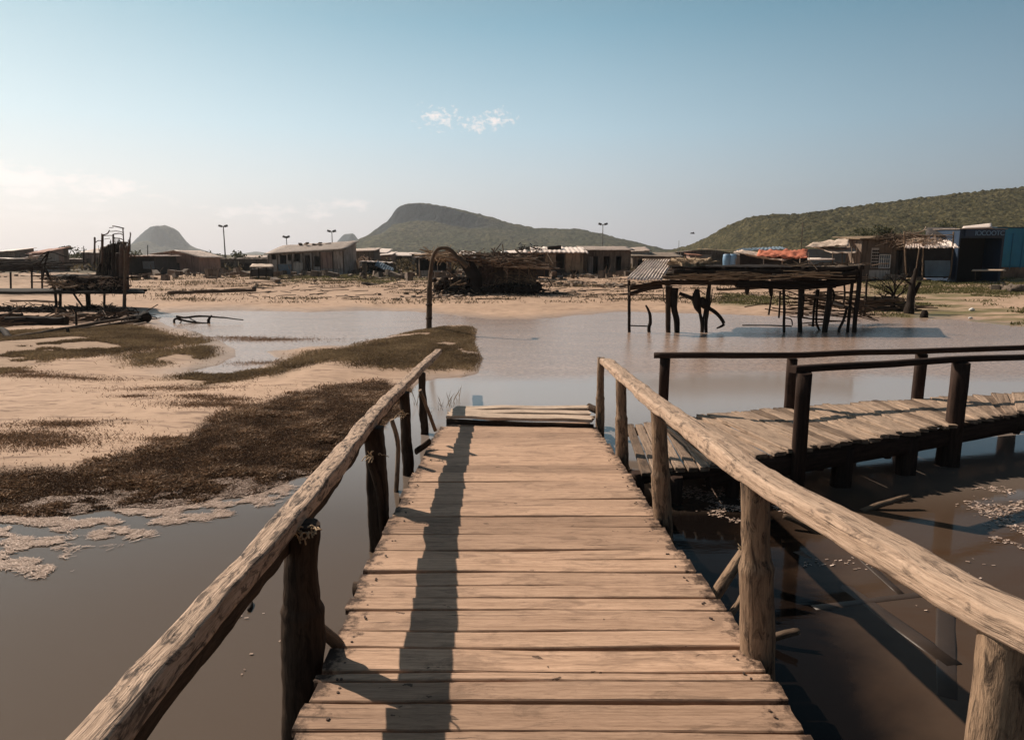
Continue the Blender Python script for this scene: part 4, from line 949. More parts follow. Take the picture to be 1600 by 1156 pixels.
# ---- light poles and aerials
def lamp(px, rt, Y, heads, label, r=.06):
    x = D(px, 400, Y).x; z0 = hz(x, Y); zt = D(px, rt, Y).z
    t = thing('light_pole', (x, Y, z0), label, 'light pole', 'light poles above the huts')
    MB().sweep([Vector((x, Y, z0-.2)), Vector((x, Y, zt))], [r*1.3, r*.8], n=8, sub=4).build('pole', 'metal', t)
    MB().sweep([Vector((x-heads*.35, Y, zt)), Vector((x+heads*.35, Y, zt))], r*.7, n=6).build('crossarm', 'metal', t)
    for s_ in (-1, 1): MB().box((x+s_*heads*.38, Y-.05, zt+.06), (.42, .3, .26), tilt=s_*.3).build('lamp_head', 'metal', t)
lamp(352, 354, 95, 1.0, 'tall light pole with two square heads left of the grey house', .085)
lamp(449, 371, 92, .6, 'short light pole with small heads above the grey house roof')
lamp(520, 362, 90, .9, 'light pole at the right end of the grey house roof')
lamp(941, 351, 90, 1.0, 'light pole with twin heads right of the table hill', .06)
x = D(1251, 400, 85).x; o = MB().sweep([Vector((x, 85, 0)), Vector((x, 85, D(1251, 347, 85).z))], .05, n=6, sub=3).build('mast', 'rust'); tag(o, 'thin dark mast in front of the scrub hillside', 'mast')
x = D(1060, 400, 80).x; o = MB().sweep([Vector((x, 80, 0)), Vector((x, 80, D(1060, 376, 80).z))], .03, n=6, sub=3).build('aerial', 'metal'); tag(o, 'very thin aerial left of the domed brown hut', 'aerial')
# bird
bp_ = D(1082, 365, 60); bd = thing('bird', bp_, 'small dark bird gliding low over the valley between the hills', 'bird')
mb = MB(); mb.sweep([bp_+Vector((-.22, 0, 0)), bp_+Vector((-.05, 0, .02)), bp_+Vector((.12, 0, .01)), bp_+Vector((.2, 0, .0))], [.01, .05, .045, .01], n=8, sub=3); mb.build('body', 'black', bd)
for s_ in (-1, 1): MB().sheet(bp_+Vector((-.05, 0, .02)), bp_+Vector((.1, 0, .02)), bp_+Vector((.02, s_*.5, .1)), bp_+Vector((-.06, s_*.45, .1)), 3, 3, th=.01).build('wing', 'black', bd)

HUTS = []
random.seed(131)
for k in range(56):
    px = [random.uniform(0, 190), random.uniform(540, 720), random.uniform(700, 1000), random.uniform(1060, 1340)][k % 4]; w_ = random.uniform(16, 46)
    # small huts that close the skyline band
    Yq = random.uniform(74, 100); xx = D(px, 400, Yq).x; row = 402+(2.2-hz(xx, Yq))/Yq*F*.985
    HUTS.append((px-w_/2, px+w_/2, row, random.uniform(1.3, 2.3), random.choice(['whitewall', 'tanwall', 'greywall', 'brownwall', 'pinkwall']), random.choice(['tin', 'tinpale', 'tinpale', 'rustroof', 'tin'])))
# ---- left: pink house and neighbours
t, a, U, Nn, Wd = shack('pink_house', 243, 312, 429, 2.05, 1.75, 5, 'pinkish plastered house with a pale sheet roof at the left', 'house', 'pinkwall', 'tin', [(.1, .42, 0, .62), (.47, .56, 0, .6)], .35, 0, 0, 0, [('door', .47, .56, 0, .6, 'darkwall', .12), ('door', .1, .2, 0, .6, 'darkwall', .14)], gable=.35)
MB().sheet(D(222, 401, 66), D(262, 399, 66), D(290, 394.5, 72), D(246, 396, 72), 10, 4, .02, 10, .04).build('roof_sheet', 'tinpale', t)
t, a, U, Nn, Wd = shack('open_shed', 200, 244, 430, 1.75, 1.75, 4, 'dark open fronted shed with pale roof edge left of the pink house', 'shed', 'darkwall', 'tinpale', [], .35, 0, 0, 8, [('back_panel', .3, .8, .35, .75, 'bluegrey', 1.2)], open_front=True)
t, a, U, Nn, Wd = shack('long_shed', 314, 408, 424, 1.55, 1.55, 4, 'long low dark shed with thin pale roof edge', 'shed', 'brownwall', 'tin', [(.05, .25, .1, .75), (.3, .55, .1, .75), (.62, .9, 0, .7)], .3, 0, 0, 14)
for k in (.04, .28, .58, .93):
    q = a+U*Wd*k-Nn*.3; MB().sweep([q, q+Vector((0, 0, 1.55))], .05, n=6).build('post', 'weath', t)
t = thing('market_stall', S(408, 436), 'low dark stall with pale cover beside the grey house', 'stall'); q = S(408, 434); Y = q.y
MB().sheet(D(390, 418, Y), D(428, 418, Y), D(426, 414, Y+1.6), D(394, 413, Y+1.6), 8, 4, th=.05, jit=.04).build('cover', 'cloth', t)
MB().hexa([D(391, 432, Y), D(427, 432, Y), D(425, 430, Y+1.2), D(393, 430, Y+1.2)], [D(391, 421, Y), D(427, 421, Y), D(425, 420, Y+1.2), D(393, 420, Y+1.2)]).build('counter', 'darkwall', t)
for px in (392, 404, 416, 426): MB().sweep([D(px, 437, Y-.05), D(px, 418, Y-.05)], .06, n=6).build('leg', 'black', t)
# pale sand berm in front of pink house is in the ground; rubble there
# ---- grey house
t, a, U, Nn, Wd = shack('grey_house', 421, 539, 430, 1.95, 2.4, 5, 'long grey block house with worn sloping roof and dark windows', 'house', 'greywall', 'tingrey',
    [(.04, .10, .62, .84), (.15, .235, .46, .80), (.255, .30, .58, .82), (.34, .42, .55, .85), (.475, .55, 0, .80), (.60, .68, .35, .75)], .3, .04, 0, 0,
    [('wall_panel', .105, .30, .02, .44, 'bluegrey', -.05), ('wall_panel', .69, .84, .28, .90, 'pinkwall', -.05), ('wall_panel', .86, .98, .28, .93, 'tingrey', -.05), ('wall_panel', .31, .46, .2, .5, 'whitewall', -.05), ('door', .475, .51, 0, .78, 'darkwall', .08)], roofth=.07, back=.85)
MB().hexa([a+Vector((-.2, -1.2, -.25)), a+U*(Wd+3.6)+Vector((0, -1.2, -.25)), a+U*(Wd+3.6)+Vector((0, -.02, -.25)), a+Vector((-.2, -.02, -.25))], [a+Vector((-.2, -1.2, .06)), a+U*(Wd+3.6)+Vector((0, -1.2, .06)), a+U*(Wd+3.6)+Vector((0, -.02, .06)), a+Vector((-.2, -.02, .06))]).build('plinth', 'whitewall', t)
for k in (.0, .12, .31, .46, .58, .685, .85, .99): MB().sweep([a+U*Wd*k-Nn*.12, a+U*Wd*k-Nn*.12+Vector((0, 0, 1.9+.4*k))], .045, n=6).build('post', 'weath', t)
mb = MB()
for k in range(9):
    q = a+U*Wd*random.uniform(.2, .95)+Nn*random.uniform(3.2, 4.4)+Vector((0, 0, 2.95+random.uniform(-.1, .2))); mb.box(q, (random.uniform(.2, .8), .3, random.uniform(.06, .2)), random.random()*3, tilt=random.uniform(-.3, .3))
mb.build('roof_debris', 'rock', t)['kind'] = 'stuff'
# ---- rubble yard right of it
shack('broken_wall_hut', 536, 562, 428, 1.35, 1.25, 2, 'small pale roofless block hut beside the grey house', 'hut', 'whitewall', 'tingrey', [(.5, .8, 0, .7)], .1, 0, 0, 0)
shack('lean_to', 566, 606, 429, 1.35, 1.2, 3, 'black open lean-to under a thin white sheet', 'lean-to', 'darkwall', 'tinpale', [], .25, 0, 0, 6, [('back_panel', .0, .2, 0, .9, 'tanwall', -.04)], open_front=True)
Y = S(600, 430).y
o = MB().sheet(D(585, 415, Y), D(612, 428, Y-.4), D(616, 420, Y+1), D(590, 408, Y+1), 8, 4, .02, 8, .03, jit=.05).build('leaning_sheet', 'bluegrey'); tag(o, 'crumpled blue grey sheet metal leaning by the lean-to', 'sheet metal')
t = thing('plank_pile', S(566, 428), 'jumble of pale boards and tent-like poles above the rubble hut', 'board pile'); mb = MB(); Y = 70
for k in range(26):
    p0 = D(545+random.random()*45, 413+random.uniform(-3, 9), Y+random.uniform(-1, 1)); p1 = p0+Vector((random.uniform(-1.3, 1.3), random.uniform(-.5, .5), random.uniform(.1, .9)))
    mb.sweep([p0, p1], random.uniform(.02, .07), n=4, shape='rect', smooth=False)
mb.build('boards', 'pale', t).name = 'loose_board'
# ---- shed behind hooked pole
t, a, U, Nn, Wd = shack('open_shed', 651, 700, 431, 1.65, 1.6, 3.5, 'open shed with thin white posts and pale roof behind the hooked pole', 'shed', 'darkwall', 'tin', [], .3, 0, 0, 8, [('low_wall', .1, .98, 0, .35, 'greywall', -.1)], open_front=True)
for k in (.1, .5, .68, .98): MB().sweep([a+U*Wd*k-Nn*.2, a+U*Wd*k-Nn*.2+Vector((0, 0, 1.6))], .04, n=6).build('post', 'pale', t)

# ---- hooked pole
hb = G(670, 519, .03); Y = hb.y
t = thing('hooked_pole', hb, 'tall bare pole curving over into a hook at the edge of the spit', 'pole')
pl = [(670, 524), (670.5, 490), (671, 455), (673, 425), (676, 403), (683, 391), (693, 387.5), (704, 391), (713, 400), (722, 409), (731, 416)]
pts = [D(x_, r_, Y) for x_, r_ in pl]
MB().sweep(pts, [.085, .085, .078, .06, .055, .052, .052, .055, .06, .075, .09], n=14, sub=6, jit=.012, jf=4, up=Vector((0, 1, 0))).build('pole', 'weath', t)
MB().sweep([D(680, 398, Y), D(692, 393.5, Y), D(703, 394, Y)], .02, n=8, sub=4, jit=.004).build('inner_strip', 'pale', t)
for r_ in (476, 497): MB().sweep([D(670.3, r_-1.5, Y), D(670.3, r_+1.5, Y)], .098, n=14).build('clamp', 'rust', t)

# ---- collapsed hut in the centre
random.seed(31)
cb = S(750, 458); Y = cb.y
t = thing('collapsed_hut', cb, 'collapsed brush hut with sagging branch roof and one white sheet', 'ruined hut')
zt = lambda px, r_, dy=0: D(px, r_, Y+dy)
MB().sheet(zt(714, 402), zt(757, 403), zt(748, 396, 1.8), zt(712, 397, 1.8), 14, 6, th=.03, sag=.15, jit=.1, ragged=.1).build('white_sheet', 'white', t)
mb = MB().sheet(zt(745, 409), zt(845, 417), zt(830, 402, 2.6), zt(748, 396, 2.6), 20, 8, th=.06, sag=.15, jit=.25, ragged=.3)
sticks(mb, zt(740, 402, .8), zt(842, 410, .8), 240, (.5, 1.0, .10), 1.6, .028, .5); mb.build('brush_roof', 'weath', t)
mb = MB(); sticks(mb, zt(745, 408), zt(850, 414), 36, (.5, .2, .12), 2.0, .022, .3); mb.build('pale_branches', 'pale', t).name = 'roof_edge_branch'
mb = MB(); sticks(mb, zt(670, 398, .6), zt(740, 404, .6), 120, (.3, .6, .12), 1.3, .022, .55); mb.build('brush_awning', 'thatch', t)
MB().sweep([zt(716, 402), zt(730, 414), zt(740, 432), zt(746, 455)], [.16, .3, .42, .32], n=14, sub=5, jit=.12, jf=1.5).build('fallen_trunk', 'black', t)
mb = MB().sheet(zt(748, 455, .2), zt(772, 458, .2), zt(768, 412, .6), zt(748, 410, .6), 10, 10, th=.1, jit=.35, ragged=.3)
sticks(mb, zt(752, 452, -.1), zt(764, 415, -.1), 60, (.25, .2, .3), .7, .02, .8); mb.build('hanging_mat', 'rust', t)
MB().sheet(zt(768, 450, 1.6), zt(838, 446, 1.6), zt(838, 416, 1.9), zt(768, 412, 1.9), 14, 8, th=.08, jit=.3, ragged=.3).build('back_wall', 'brownwall', t)
for px in (811, 826, 792): MB().sweep([zt(px, 452), zt(px+1, 412)], .05, n=8, sub=4, jit=.02).build('post', 'weath', t)
for a_, b_ in (((690, 452), (712, 408)), ((707, 455), (700, 410)), ((697, 420), (722, 440))): MB().sweep([zt(*a_), zt(*b_)], .035, n=6, sub=5, jit=.04).build('prop', 'weath', t)
mb = MB()
for k in range(150):
    px = random.uniform(676, 842); c = zt(px, random.uniform(446, 457) if px > 745 else random.uniform(436, 458), random.uniform(-.6, 1.4)); c.z = max(.3, min(c.z, 1.0))
    mb.box(c, [random.uniform(.08, .4) for _ in range(3)], random.random()*3, tilt=random.random())
sticks(mb, zt(672, 455), zt(848, 455), 260, (.6, .6, .18), .9, .02, .9); o = mb.build('fallen_debris', 'black', t); o['kind'] = 'stuff'
mb = MB(); sticks(mb, zt(690, 445, .3), zt(742, 452, .3), 160, (.3, .4, .25), .6, .018, 1.2); mb.build('dry_brush', 'thatch', t)['kind'] = 'stuff'
mb = MB(); sticks(mb, zt(775, 440, .3), zt(835, 440, .3), 110, (.3, .4, .3), .5, .014, 1.3); mb.build('dry_brush', 'thatch', t)['kind'] = 'stuff'
wt_ = thing('water_tank', D(788, 396, 60), 'white rounded tank lid standing on the long dark shed roof', 'tank'); c = D(788, 396, 60)
MB().sweep([c+Vector((0, 0, -.25)), c+Vector((0, 0, 0)), c+Vector((0, 0, .15)), c+Vector((0, 0, .24))], [.38, .42, .3, .05], n=16, sub=3).build('tank_body', 'white', wt_)

# ---- long dark shed and tan shed
t, a, U, Nn, Wd = shack('long_dark_shed', 768, 838, 437, 2.05, 2.1, 4, 'dark shed with flat brown roof between the collapsed hut and tan shed', 'shed', 'brownwall', 'tingrey', [(.5, .9, .45, .85)], .3, 0, 0, 0, [('window_panel', .52, .88, .47, .83, 'darkwall', .05)])
t, a, U, Nn, Wd = shack('tan_shed', 836, 912, 432, 2.15, 2.1, 4, 'tan boarded shed with bright pale roof in the middle distance', 'shed', 'tanwall', 'tinpale', [(.06, .18, .35, .92), (.43, .60, .35, .95), (.72, .9, 0, .3)], .35, .1, 0, 12, [('plinth', .02, .6, 0, .32, 'darkwall', -.05), ('board_panel', .2, .42, .35, .95, 'tanwall', -.04)], back=.45)
for k in (.0, .19, .61, .99): MB().sweep([a+U*Wd*k-Nn*.15, a+U*Wd*k-Nn*.15+Vector((0, 0, 2.1))], .045, n=6).build('post', 'weath', t)
mb = MB().box(a+U*Wd*.42+Nn*2.2+Vector((0, 0, 2.55)), (1.2, .8, .35), tilt=.1); sticks(mb, a+Nn*1+Vector((-1.4, 0, 2.5)), a+Nn*1+Vector((.5, 0, 2.5)), 50, (.2, .5, .15), .5, .03, 1); mb.build('roof_debris', 'black', t)['kind'] = 'stuff'
t, a, U, Nn, Wd = shack('brown_shed', 912, 985, 430, 2.3, 2.3, 4, 'wide brown shed with dark doorways right of the tan shed', 'shed', 'brownwall', 'tingrey', [(.1, .3, 0, .8), (.42, .55, .3, .8), (.68, .8, 0, .8)], .3, 0, 0, 0, [('door', .1, .2, 0, .78, 'greywall', .1)], back=.4)
t, a, U, Nn, Wd = shack('rubble_house', 988, 1066, 424, 1.7, 1.6, 5, 'low brown house with stony ruined roof above the striped tin roof', 'house', 'brownwall', 'rock', [(.1, .2, .1, .8), (.45, .6, 0, .8)], .3, 0, 0, 0, back=.5, sag=.1)
t, a, U, Nn, Wd = shack('domed_hut', 1062, 1150, 424, 2.35, 2.1, 4.5, 'brown mud hut with a low arched roof before the scrub hill', 'hut', 'brownwall', 'brownwall', [(.08, .2, .3, .7)], .1, 0, 0, 0, [('wall_panel', .3, .55, .1, .9, 'tingrey', -.05)])
z = Vector((0, 0, 1)); mb = MB()
for k in range(10):
    f0, f1 = k/10, (k+1)/10; h = lambda f: 2.33+.42*math.sin(math.pi*min(1, f*.9+.05))-(.25*f)
    A_, B2 = a+U*Wd*f0-Nn*.2, a+U*Wd*f1-Nn*.2
    mb.hexa([A_+z*2.1, B2+z*2.1, B2+Nn*4.8+z*2.1, A_+Nn*4.8+z*2.1], [A_+z*h(f0), B2+z*h(f1), B2+Nn*4.8+z*h(f1), A_+Nn*4.8+z*h(f0)], .4)
mb.build('arched_roof', 'brownwall', t)
MB().sheet(a+U*Wd*.32-Nn*.3+z*2.72, a+U*Wd*.98-Nn*.3+z*2.5, a+U*Wd*.95+Nn*1.5+z*2.58, a+U*Wd*.35+Nn*1.5+z*2.8, 10, 4, th=.04, jit=.06).build('roof_mat', 'thatch', t)
# barrels
for i, (px, lb) in enumerate(((1135, 'blue plastic barrel at the left of the pair by the tarp shelter'), (1144, 'blue plastic barrel at the right of the pair by the tarp shelter'))):
    q = S(px, 425); q = D(px, 417, 50); bt = thing('barrel', q, lb, 'barrel', 'blue barrels by the tarp shelter')
    MB().sweep([q+Vector((0, 0, k)) for k in (0, .05, .32, .36, .66, .70, .86, .90)], [.25, .27, .27, .285, .285, .27, .27, .22], n=18).build('drum', 'barrel', bt)
    MB().sweep([q+Vector((0, 0, .88)), q+Vector((0, 0, .91))], .19, n=16).build('lid', 'white', bt)
# platform under barrels (low block terrace)
o = MB().hexa([D(1105, 424, 49.5), D(1152, 424, 49.5), D(1152, 424, 53), D(1105, 424, 53)], [D(1105, 417.3, 49.5), D(1152, 417.3, 49.5), D(1152, 417.0, 53), D(1105, 417.0, 53)]).build('terrace', 'rock'); tag(o, 'low rubble terrace carrying the two blue barrels', 'terrace')
# ---- tarp shelter
Y = 50; t = thing('tarp_shelter', D(1205, 430, Y), 'shelter roofed with a cream strip and a crumpled orange tarp', 'shelter')
q = lambda px, r_, dy=0: D(px, r_, Y+dy)
t['label'] = 'shelter roofed with cream canvas under a crumpled orange tarp'
MB().sheet(q(1146, 394), q(1222, 408, -.6), q(1240, 404, 1.6), q(1160, 391, 2.2), 18, 8, th=.04, sag=.22, jit=.08).build('canvas_strip', 'cloth', t)
MB().sheet(q(1182, 401, .6), q(1262, 404, .2), q(1262, 392, 3), q(1186, 392, 3), 26, 12, th=.05, sag=-.12, jit=.28, ragged=.25).build('orange_tarp', 'orange', t)
MB().sheet(q(1146, 393, 3), q(1232, 390, 3), q(1222, 386, 5), q(1160, 389, 5), 12, 5, .03, 12, .04, jit=.05).build('roof_sheet', 'bluegrey', t)
MB().hexa([q(1150, 424, 3.2), q(1262, 424, 3.2), q(1262, 424, 3.4), q(1150, 424, 3.4)], [q(1150, 396, 3.2), q(1262, 398, 3.2), q(1262, 398, 3.4), q(1150, 396, 3.4)]).build('back_wall', 'darkwall', t)
MB().hexa([q(1146, 424, .3), q(1156, 424, .3), q(1156, 424, 3), q(1146, 424, 3)], [q(1146, 396, .3), q(1156, 399, .3), q(1156, 397, 3), q(1146, 394, 3)]).build('side_wall', 'greywall', t)
for px in (1150, 1193, 1222, 1250): MB().sweep([q(px, 436, -.3), q(px, 404, -.3)], .035, n=6, sub=3, jit=.01).build('post', 'pale', t)
# ---- canvas stalls
Y = 48; t = thing('canvas_stall', D(1300, 430, Y), 'stall with sagging cream canvas sheets right of the orange tarp', 'stall')
MB().sheet(q(1258, 387, -.4), q(1326, 384, -.4), q(1326, 372, 2.4), q(1270, 380, 2.4), 18, 8, th=.04, sag=.25, jit=.12).build('canvas', 'cloth', t)
MB().sheet(q(1300, 396, -1.4), q(1338, 396, -1.4), q(1336, 389, .6), q(1272, 386, .6), 14, 6, th=.04, sag=.1, jit=.08).build('canvas', 'cloth', t)
MB().sheet(q(1262, 407, -1.6), q(1304, 406, -1.6), q(1304, 404, 0), q(1262, 404, 0), 10, 4, th=.05, jit=.02).build('counter', 'tinpale', t)
MB().hexa([q(1262, 424, 2.6), q(1340, 424, 2.6), q(1340, 424, 2.8), q(1262, 424, 2.8)], [q(1262, 390, 2.6), q(1340, 384, 2.6), q(1340, 384, 2.8), q(1262, 390, 2.8)]).build('back_wall', 'bluegrey', t)
for px in (1301, 1316, 1331, 1339, 1264): MB().sweep([q(px, 437, -1.3), q(px, 394 if px < 1320 else 386, -1.3)], .035, n=6).build('post', 'weath', t)
# ---- stone house with lattice and barred window
t, a, U, Nn, Wd = shack('stone_house', 1342, 1412, 440, 3.0, 3.05, 3.5, 'stone walled house with lattice blocks and a barred window', 'house', 'brownwall', 'thatch', [(.40, .66, .33, .68), (.78, .95, 0, .75)], .35, 0, 0, 0, [('lattice_block', .22, .38, .35, .80, 'whitewall', -.06), ('low_wall', .2, .66, .02, .30, 'whitewall', -.06), ('door', .78, .86, 0, .72, 'darkwall', .1)], back=.25)
windowf(t, a, U, Nn, Wd, 3.0, .41, .65, .35, .66, 4)
mb = MB()
for i in range(4):
    for j in range(6):
        c = a+U*Wd*(.238+.16*(i+.3)/4)+Vector((0, 0, 3.0*(.38+.42*(j+.2)/6)))-Nn*.065; mb.box(c, (.10, .02, .12))
mb.build('lattice_holes', 'blackin', t).name = 'lattice_hole'
mb = MB(); sticks(mb, a-Nn*.2+U*1+Vector((0, 0, 3.05)), a+U*(Wd+.5)-Nn*.2+Vector((0, 0, 3.2)), 200, (.3, .5, .10), 1.0, .022, .7); mb.build('brush_cover', 'weath', t)
mb = MB()
for k in range(26): mb.box(a+U*Wd*random.uniform(.45, .85)-Nn*random.uniform(.5, 1.1)+Vector((0, 0, random.uniform(.1, .62))), (.34, .3, .2), random.uniform(-.3, .3))
mb.build('rubble_heap', 'rock', t)['kind'] = 'stuff'
# ---- market stall with pole frame and scalloped awning
Ym = S(1415, 440).y-.4; q = lambda px, r_, dy=0: D(px, r_, Ym+dy)
t = thing('market_stall', q(1455, 438), 'open stall with a pale ragged awning on crooked poles', 'stall')
MB().sheet(q(1414, 388, -.3), q(1499, 387.5, -.3), q(1484, 377, 1.6), q(1416, 377, 1.8), 22, 7, .02, 20, .05, jit=.06, ragged=.3).build('awning', 'tinpale', t)
mb = MB(); sticks(mb, q(1405, 380, .8), q(1465, 374, .8), 110, (.3, .7, .10), 1.2, .02, .6); mb.build('brush_roof', 'pale', t)
mb = MB().hexa([q(1412, 434, 2.6), q(1492, 434, 2.6), q(1492, 434, 2.8), q(1412, 434, 2.8)], [q(1412, 385, 2.6), q(1492, 385, 2.6), q(1492, 385, 2.8), q(1412, 385, 2.8)]); mb.build('back_wall', 'darkwall', t)
MB().hexa([q(1445, 432, 1.2), q(1485, 432, 1.2), q(1485, 432, 1.9), q(1445, 432, 1.9)], [q(1445, 407, 1.2), q(1485, 407, 1.2), q(1485, 407, 1.9), q(1445, 407, 1.9)]).build('counter', 'bluegrey', t)
def pl2(pts, r, mat='weath'): MB().sweep([q(*p) for p in pts], r, n=8, sub=4, jit=.015).build('pole', mat, t)
pl2([(1413, 362), (1414, 395), (1416, 430)], .05, 'post'); pl2([(1443, 368), (1442, 400), (1441, 434)], .045, 'post'); pl2([(1490, 362), (1488, 400), (1485, 428), (1481, 438)], .05, 'weath')
pl2([(1412, 365), (1450, 368), (1490, 367)], .03, 'pale'); pl2([(1414, 365), (1440, 362), (1447, 354)], .03, 'pale'); pl2([(1440, 369), (1490, 371)], .025, 'weath')
# tall leaning pole in front of the stall
p0 = S(1428, 470); o = MB().sweep([p0, D(1432, 420, p0.y), D(1437, 385, p0.y)], .03, n=8, sub=5, jit=.012).build('leaning_pole', 'weath'); tag(o, 'thin grey pole leaning up from the dead stump before the stall', 'pole')
# ---- navy shop with sign, bright blue shop
t, a, U, Nn, Wd = shack('navy_shop', 1492, 1562, 439, 3.7, 3.7, 4, 'dark navy shop with lettered fascia and open black front', 'shop', 'navy', 'tingrey', [(.03, .95, 0, .84)], .1, 0, 0, 0, [('doorway_back', .02, .96, 0, .86, 'blackin', 1.8)], back=.1)
sg = MB().hexa([a+U*.1*Wd-Nn*.13+z*3.22, a+U*.93*Wd-Nn*.13+z*3.22, a+U*.93*Wd-Nn*.05+z*3.22, a+U*.1*Wd-Nn*.05+z*3.22], [a+U*.1*Wd-Nn*.13+z*3.72, a+U*.93*Wd-Nn*.13+z*3.72, a+U*.93*Wd-Nn*.05+z*3.72, a+U*.1*Wd-Nn*.05+z*3.25]).build('sign_board', 'navy', t)
cu = bpy.data.curves.new('lettering', 'FONT'); cu.body = 'IOCOOTC'; cu.size = .46; cu.extrude = .012; cu.space_character = .92
ob = bpy.data.objects.new('tmp_text', cu); C.objects.link(ob); bpy.context.view_layer.update()
me = bpy.data.meshes.new_from_object(ob); bpy.data.objects.remove(ob)
lt = bpy.data.objects.new('lettering', me); C.objects.link(lt); me.materials.clear(); me.materials.append(M['barrel'])
lt.parent = sg; lt.rotation_euler = (math.pi/2, 0, 0); lt.location = (a+U*.30*Wd-Nn*.16+z*3.3)-OFF[sg.name]
MB().sheet(D(1503, 358, a.y-.2), D(1550, 356.5, a.y-.2), D(1549, 350, a.y+2.5), D(1505, 355, a.y+2.5), 10, 4, 0, 0, .06).build('roof_sheet', 'tinpale', t)
MB().sheet(D(1446, 370, a.y+1.5), D(1496, 372, a.y+1.5), D(1494, 357, a.y+3.5), D(1448, 357, a.y+3.5), 8, 4, 0, 0, .08).build('side_roof', 'darkwall', t)
t, a, U, Nn, Wd = shack('blue_shop', 1550, 1700, 436, 4.15, 4.0, 5, 'bright blue painted building at the right edge', 'building', 'bluewall', 'navy', [], .15, 0, 0, 0, [('wall_sheet', .02, .95, .28, .86, 'bluewall', -.06), ('plinth', .0, .98, 0, .26, 'brownwall', -.08)], back=-.2)
for k in range(9): MB().sweep([a+U*Wd*(.05+.11*k)-Nn*.09+z*.95, a+U*Wd*(.05+.11*k)-Nn*.09+z*3.7], .025, n=4, shape='rect', smooth=False).build('wall_rib', 'bluewall', t)
tr = D(1530, 427, 46); t = thing('bench', tr, 'low pale bench in front of the blue building', 'bench')
MB().sheet(D(1518, 424, 46), D(1572, 424, 46), D(1570, 422, 46.6), D(1520, 422, 46.6), 8, 3, th=.05).build('seat', 'pale', t)
for px in (1524, 1566): MB().sweep([D(px, 437, 46.2), D(px, 424, 46.2)], .04, n=6).build('leg', 'weath', t)

# ---- long dark kerb/wall line below stalls
o = MB().sweep([S(1325, 437), S(1400, 438), S(1500, 438), S(1620, 437)], .12, .07, n=10, shape='rect', sub=6, jit=.04).build('timber_kerb', 'black'); tag(o, 'long dark timber lying in front of the stalls', 'timber')

# ---- stilt platform with striped tin roof (right)
random.seed(77)
Yf = 20.2; q = lambda px, r_, dy=0: D(px, r_, Yf+dy)
t = thing('stilt_shelter', Vector((q(1150, 500).x, Yf, 0)), 'long dark timber platform on stilts with striped tin roof at its left end', 'stilt shelter')
MB().sheet(q(978, 437, -.3), q(1034, 438.5, -.3), q(1053, 407, 1.5), q(1009, 406.5, 1.5), 60, 8, .018, 11, .02, jit=.03).build('tin_roof', 'tinpale', t)
mb = MB()
for k in range(11):
    f = (k+.5)/11; p0 = q(978, 437, -.3).lerp(q(1034, 438.5, -.3), f)+z*.035; p1 = q(1009, 406.5, 1.5).lerp(q(1053, 407, 1.5), f)+z*.035
    mb.sweep([p0, p1], .007, n=5)
mb.build('roof_rib', 'black', t)
MB().sweep([q(1004, 406, 1.5), q(1110, 406, 1.5)], .025, n=8, sub=8, jit=.01).build('ridge_pole', 'pale', t)
mb = MB().sheet(q(1048, 408, 1.2), q(1112, 408, 1.2), q(1096, 417, .5), q(1066, 417, .5), 14, 5, th=.10, jit=.05, ragged=.1)
sticks(mb, q(1052, 410, 1), q(1108, 410, 1), 160, (.1, .2, .03), .5, .012, .5); mb.build('thatch_bundle', 'thatch', t)
def beam(pts, ry, mat='black', rx=.08, name='beam', dyy=0, jit=.02, rnd=None):
    MB().sweep([q(a_, b_, c_ if len(r3) == 0 else c_) for a_, b_, c_, *r3 in pts], rx, ry, n=14, shape='rect', sub=7, jit=jit, jf=2.5, rnd=rnd).build(name, mat, t)
# deck: three layers of long timbers
mb = MB().sheet(q(1050, 420, .0), q(1345, 420.5, .0), q(1345, 415, 2.6), q(1068, 417, 2.6), 50, 8, th=.06, jit=.04, ragged=.12, sag=.03); mb.build('upper_deck', 'black', t)
beam([(1052, 424, 0), (1150, 425, 0), (1250, 424, 0), (1348, 418, 0)], .06)
mb = MB().sheet(q(1040, 434, .1), q(1336, 437, .1), q(1336, 425, 2.5), q(1060, 430, 2.5), 50, 8, th=.12, jit=.12, ragged=.15); mb.build('middle_deck', 'black', t)
beam([(983, 450, -.05), (1010, 446, 0), (1035, 442, 0), (1080, 441.5, 0), (1150, 442, 0)], .07, 'darkpost'); beam([(983, 459, -.05), (1010, 452, 0), (1035, 448, 0)], .05, 'darkpost')
beam([(1150, 443, 0), (1200, 444, 0), (1300, 443, 0), (1342, 434, 0)], .11, 'black'); beam([(1190, 447, -.05), (1240, 449, -.05), (1305, 446, -.05)], .07, 'black')
beam([(1035, 433, 0), (1110, 436, 0), (1180, 434, 0)], .045, 'weath'); beam([(1205, 432, -.1), (1270, 433, -.1), (1340, 427, -.1)], .09, 'black')
beam([(1085, 419, .3), (1160, 420, .2), (1210, 420, .2)], .05, 'black'); beam([(1120, 452, .2), (1160, 451, .1), (1215, 448, .1)], .035, 'weath')
for k, (p_, c_) in enumerate((((1180, 424.5), (1320, 418)), ((1230, 423, ), (1340, 415)), ((1290, 421), (1352, 414)))):
    MB().sweep([q(p_[0], p_[1], .2+k*.3), q((p_[0]+c_[0])/2, (p_[1]+c_[1])/2-1, .2+k*.3), q(c_[0], c_[1], .2+k*.3)], [.02, .035, .02], n=8, sub=7, jit=.012).build('loose_pole', 'pale', t)
mb = MB(); sticks(mb, q(1060, 430, .2), q(1325, 430, .2), 300, (.2, .35, .05), 1.1, .010, .12); mb.build('brush_layer', 'thatch', t)
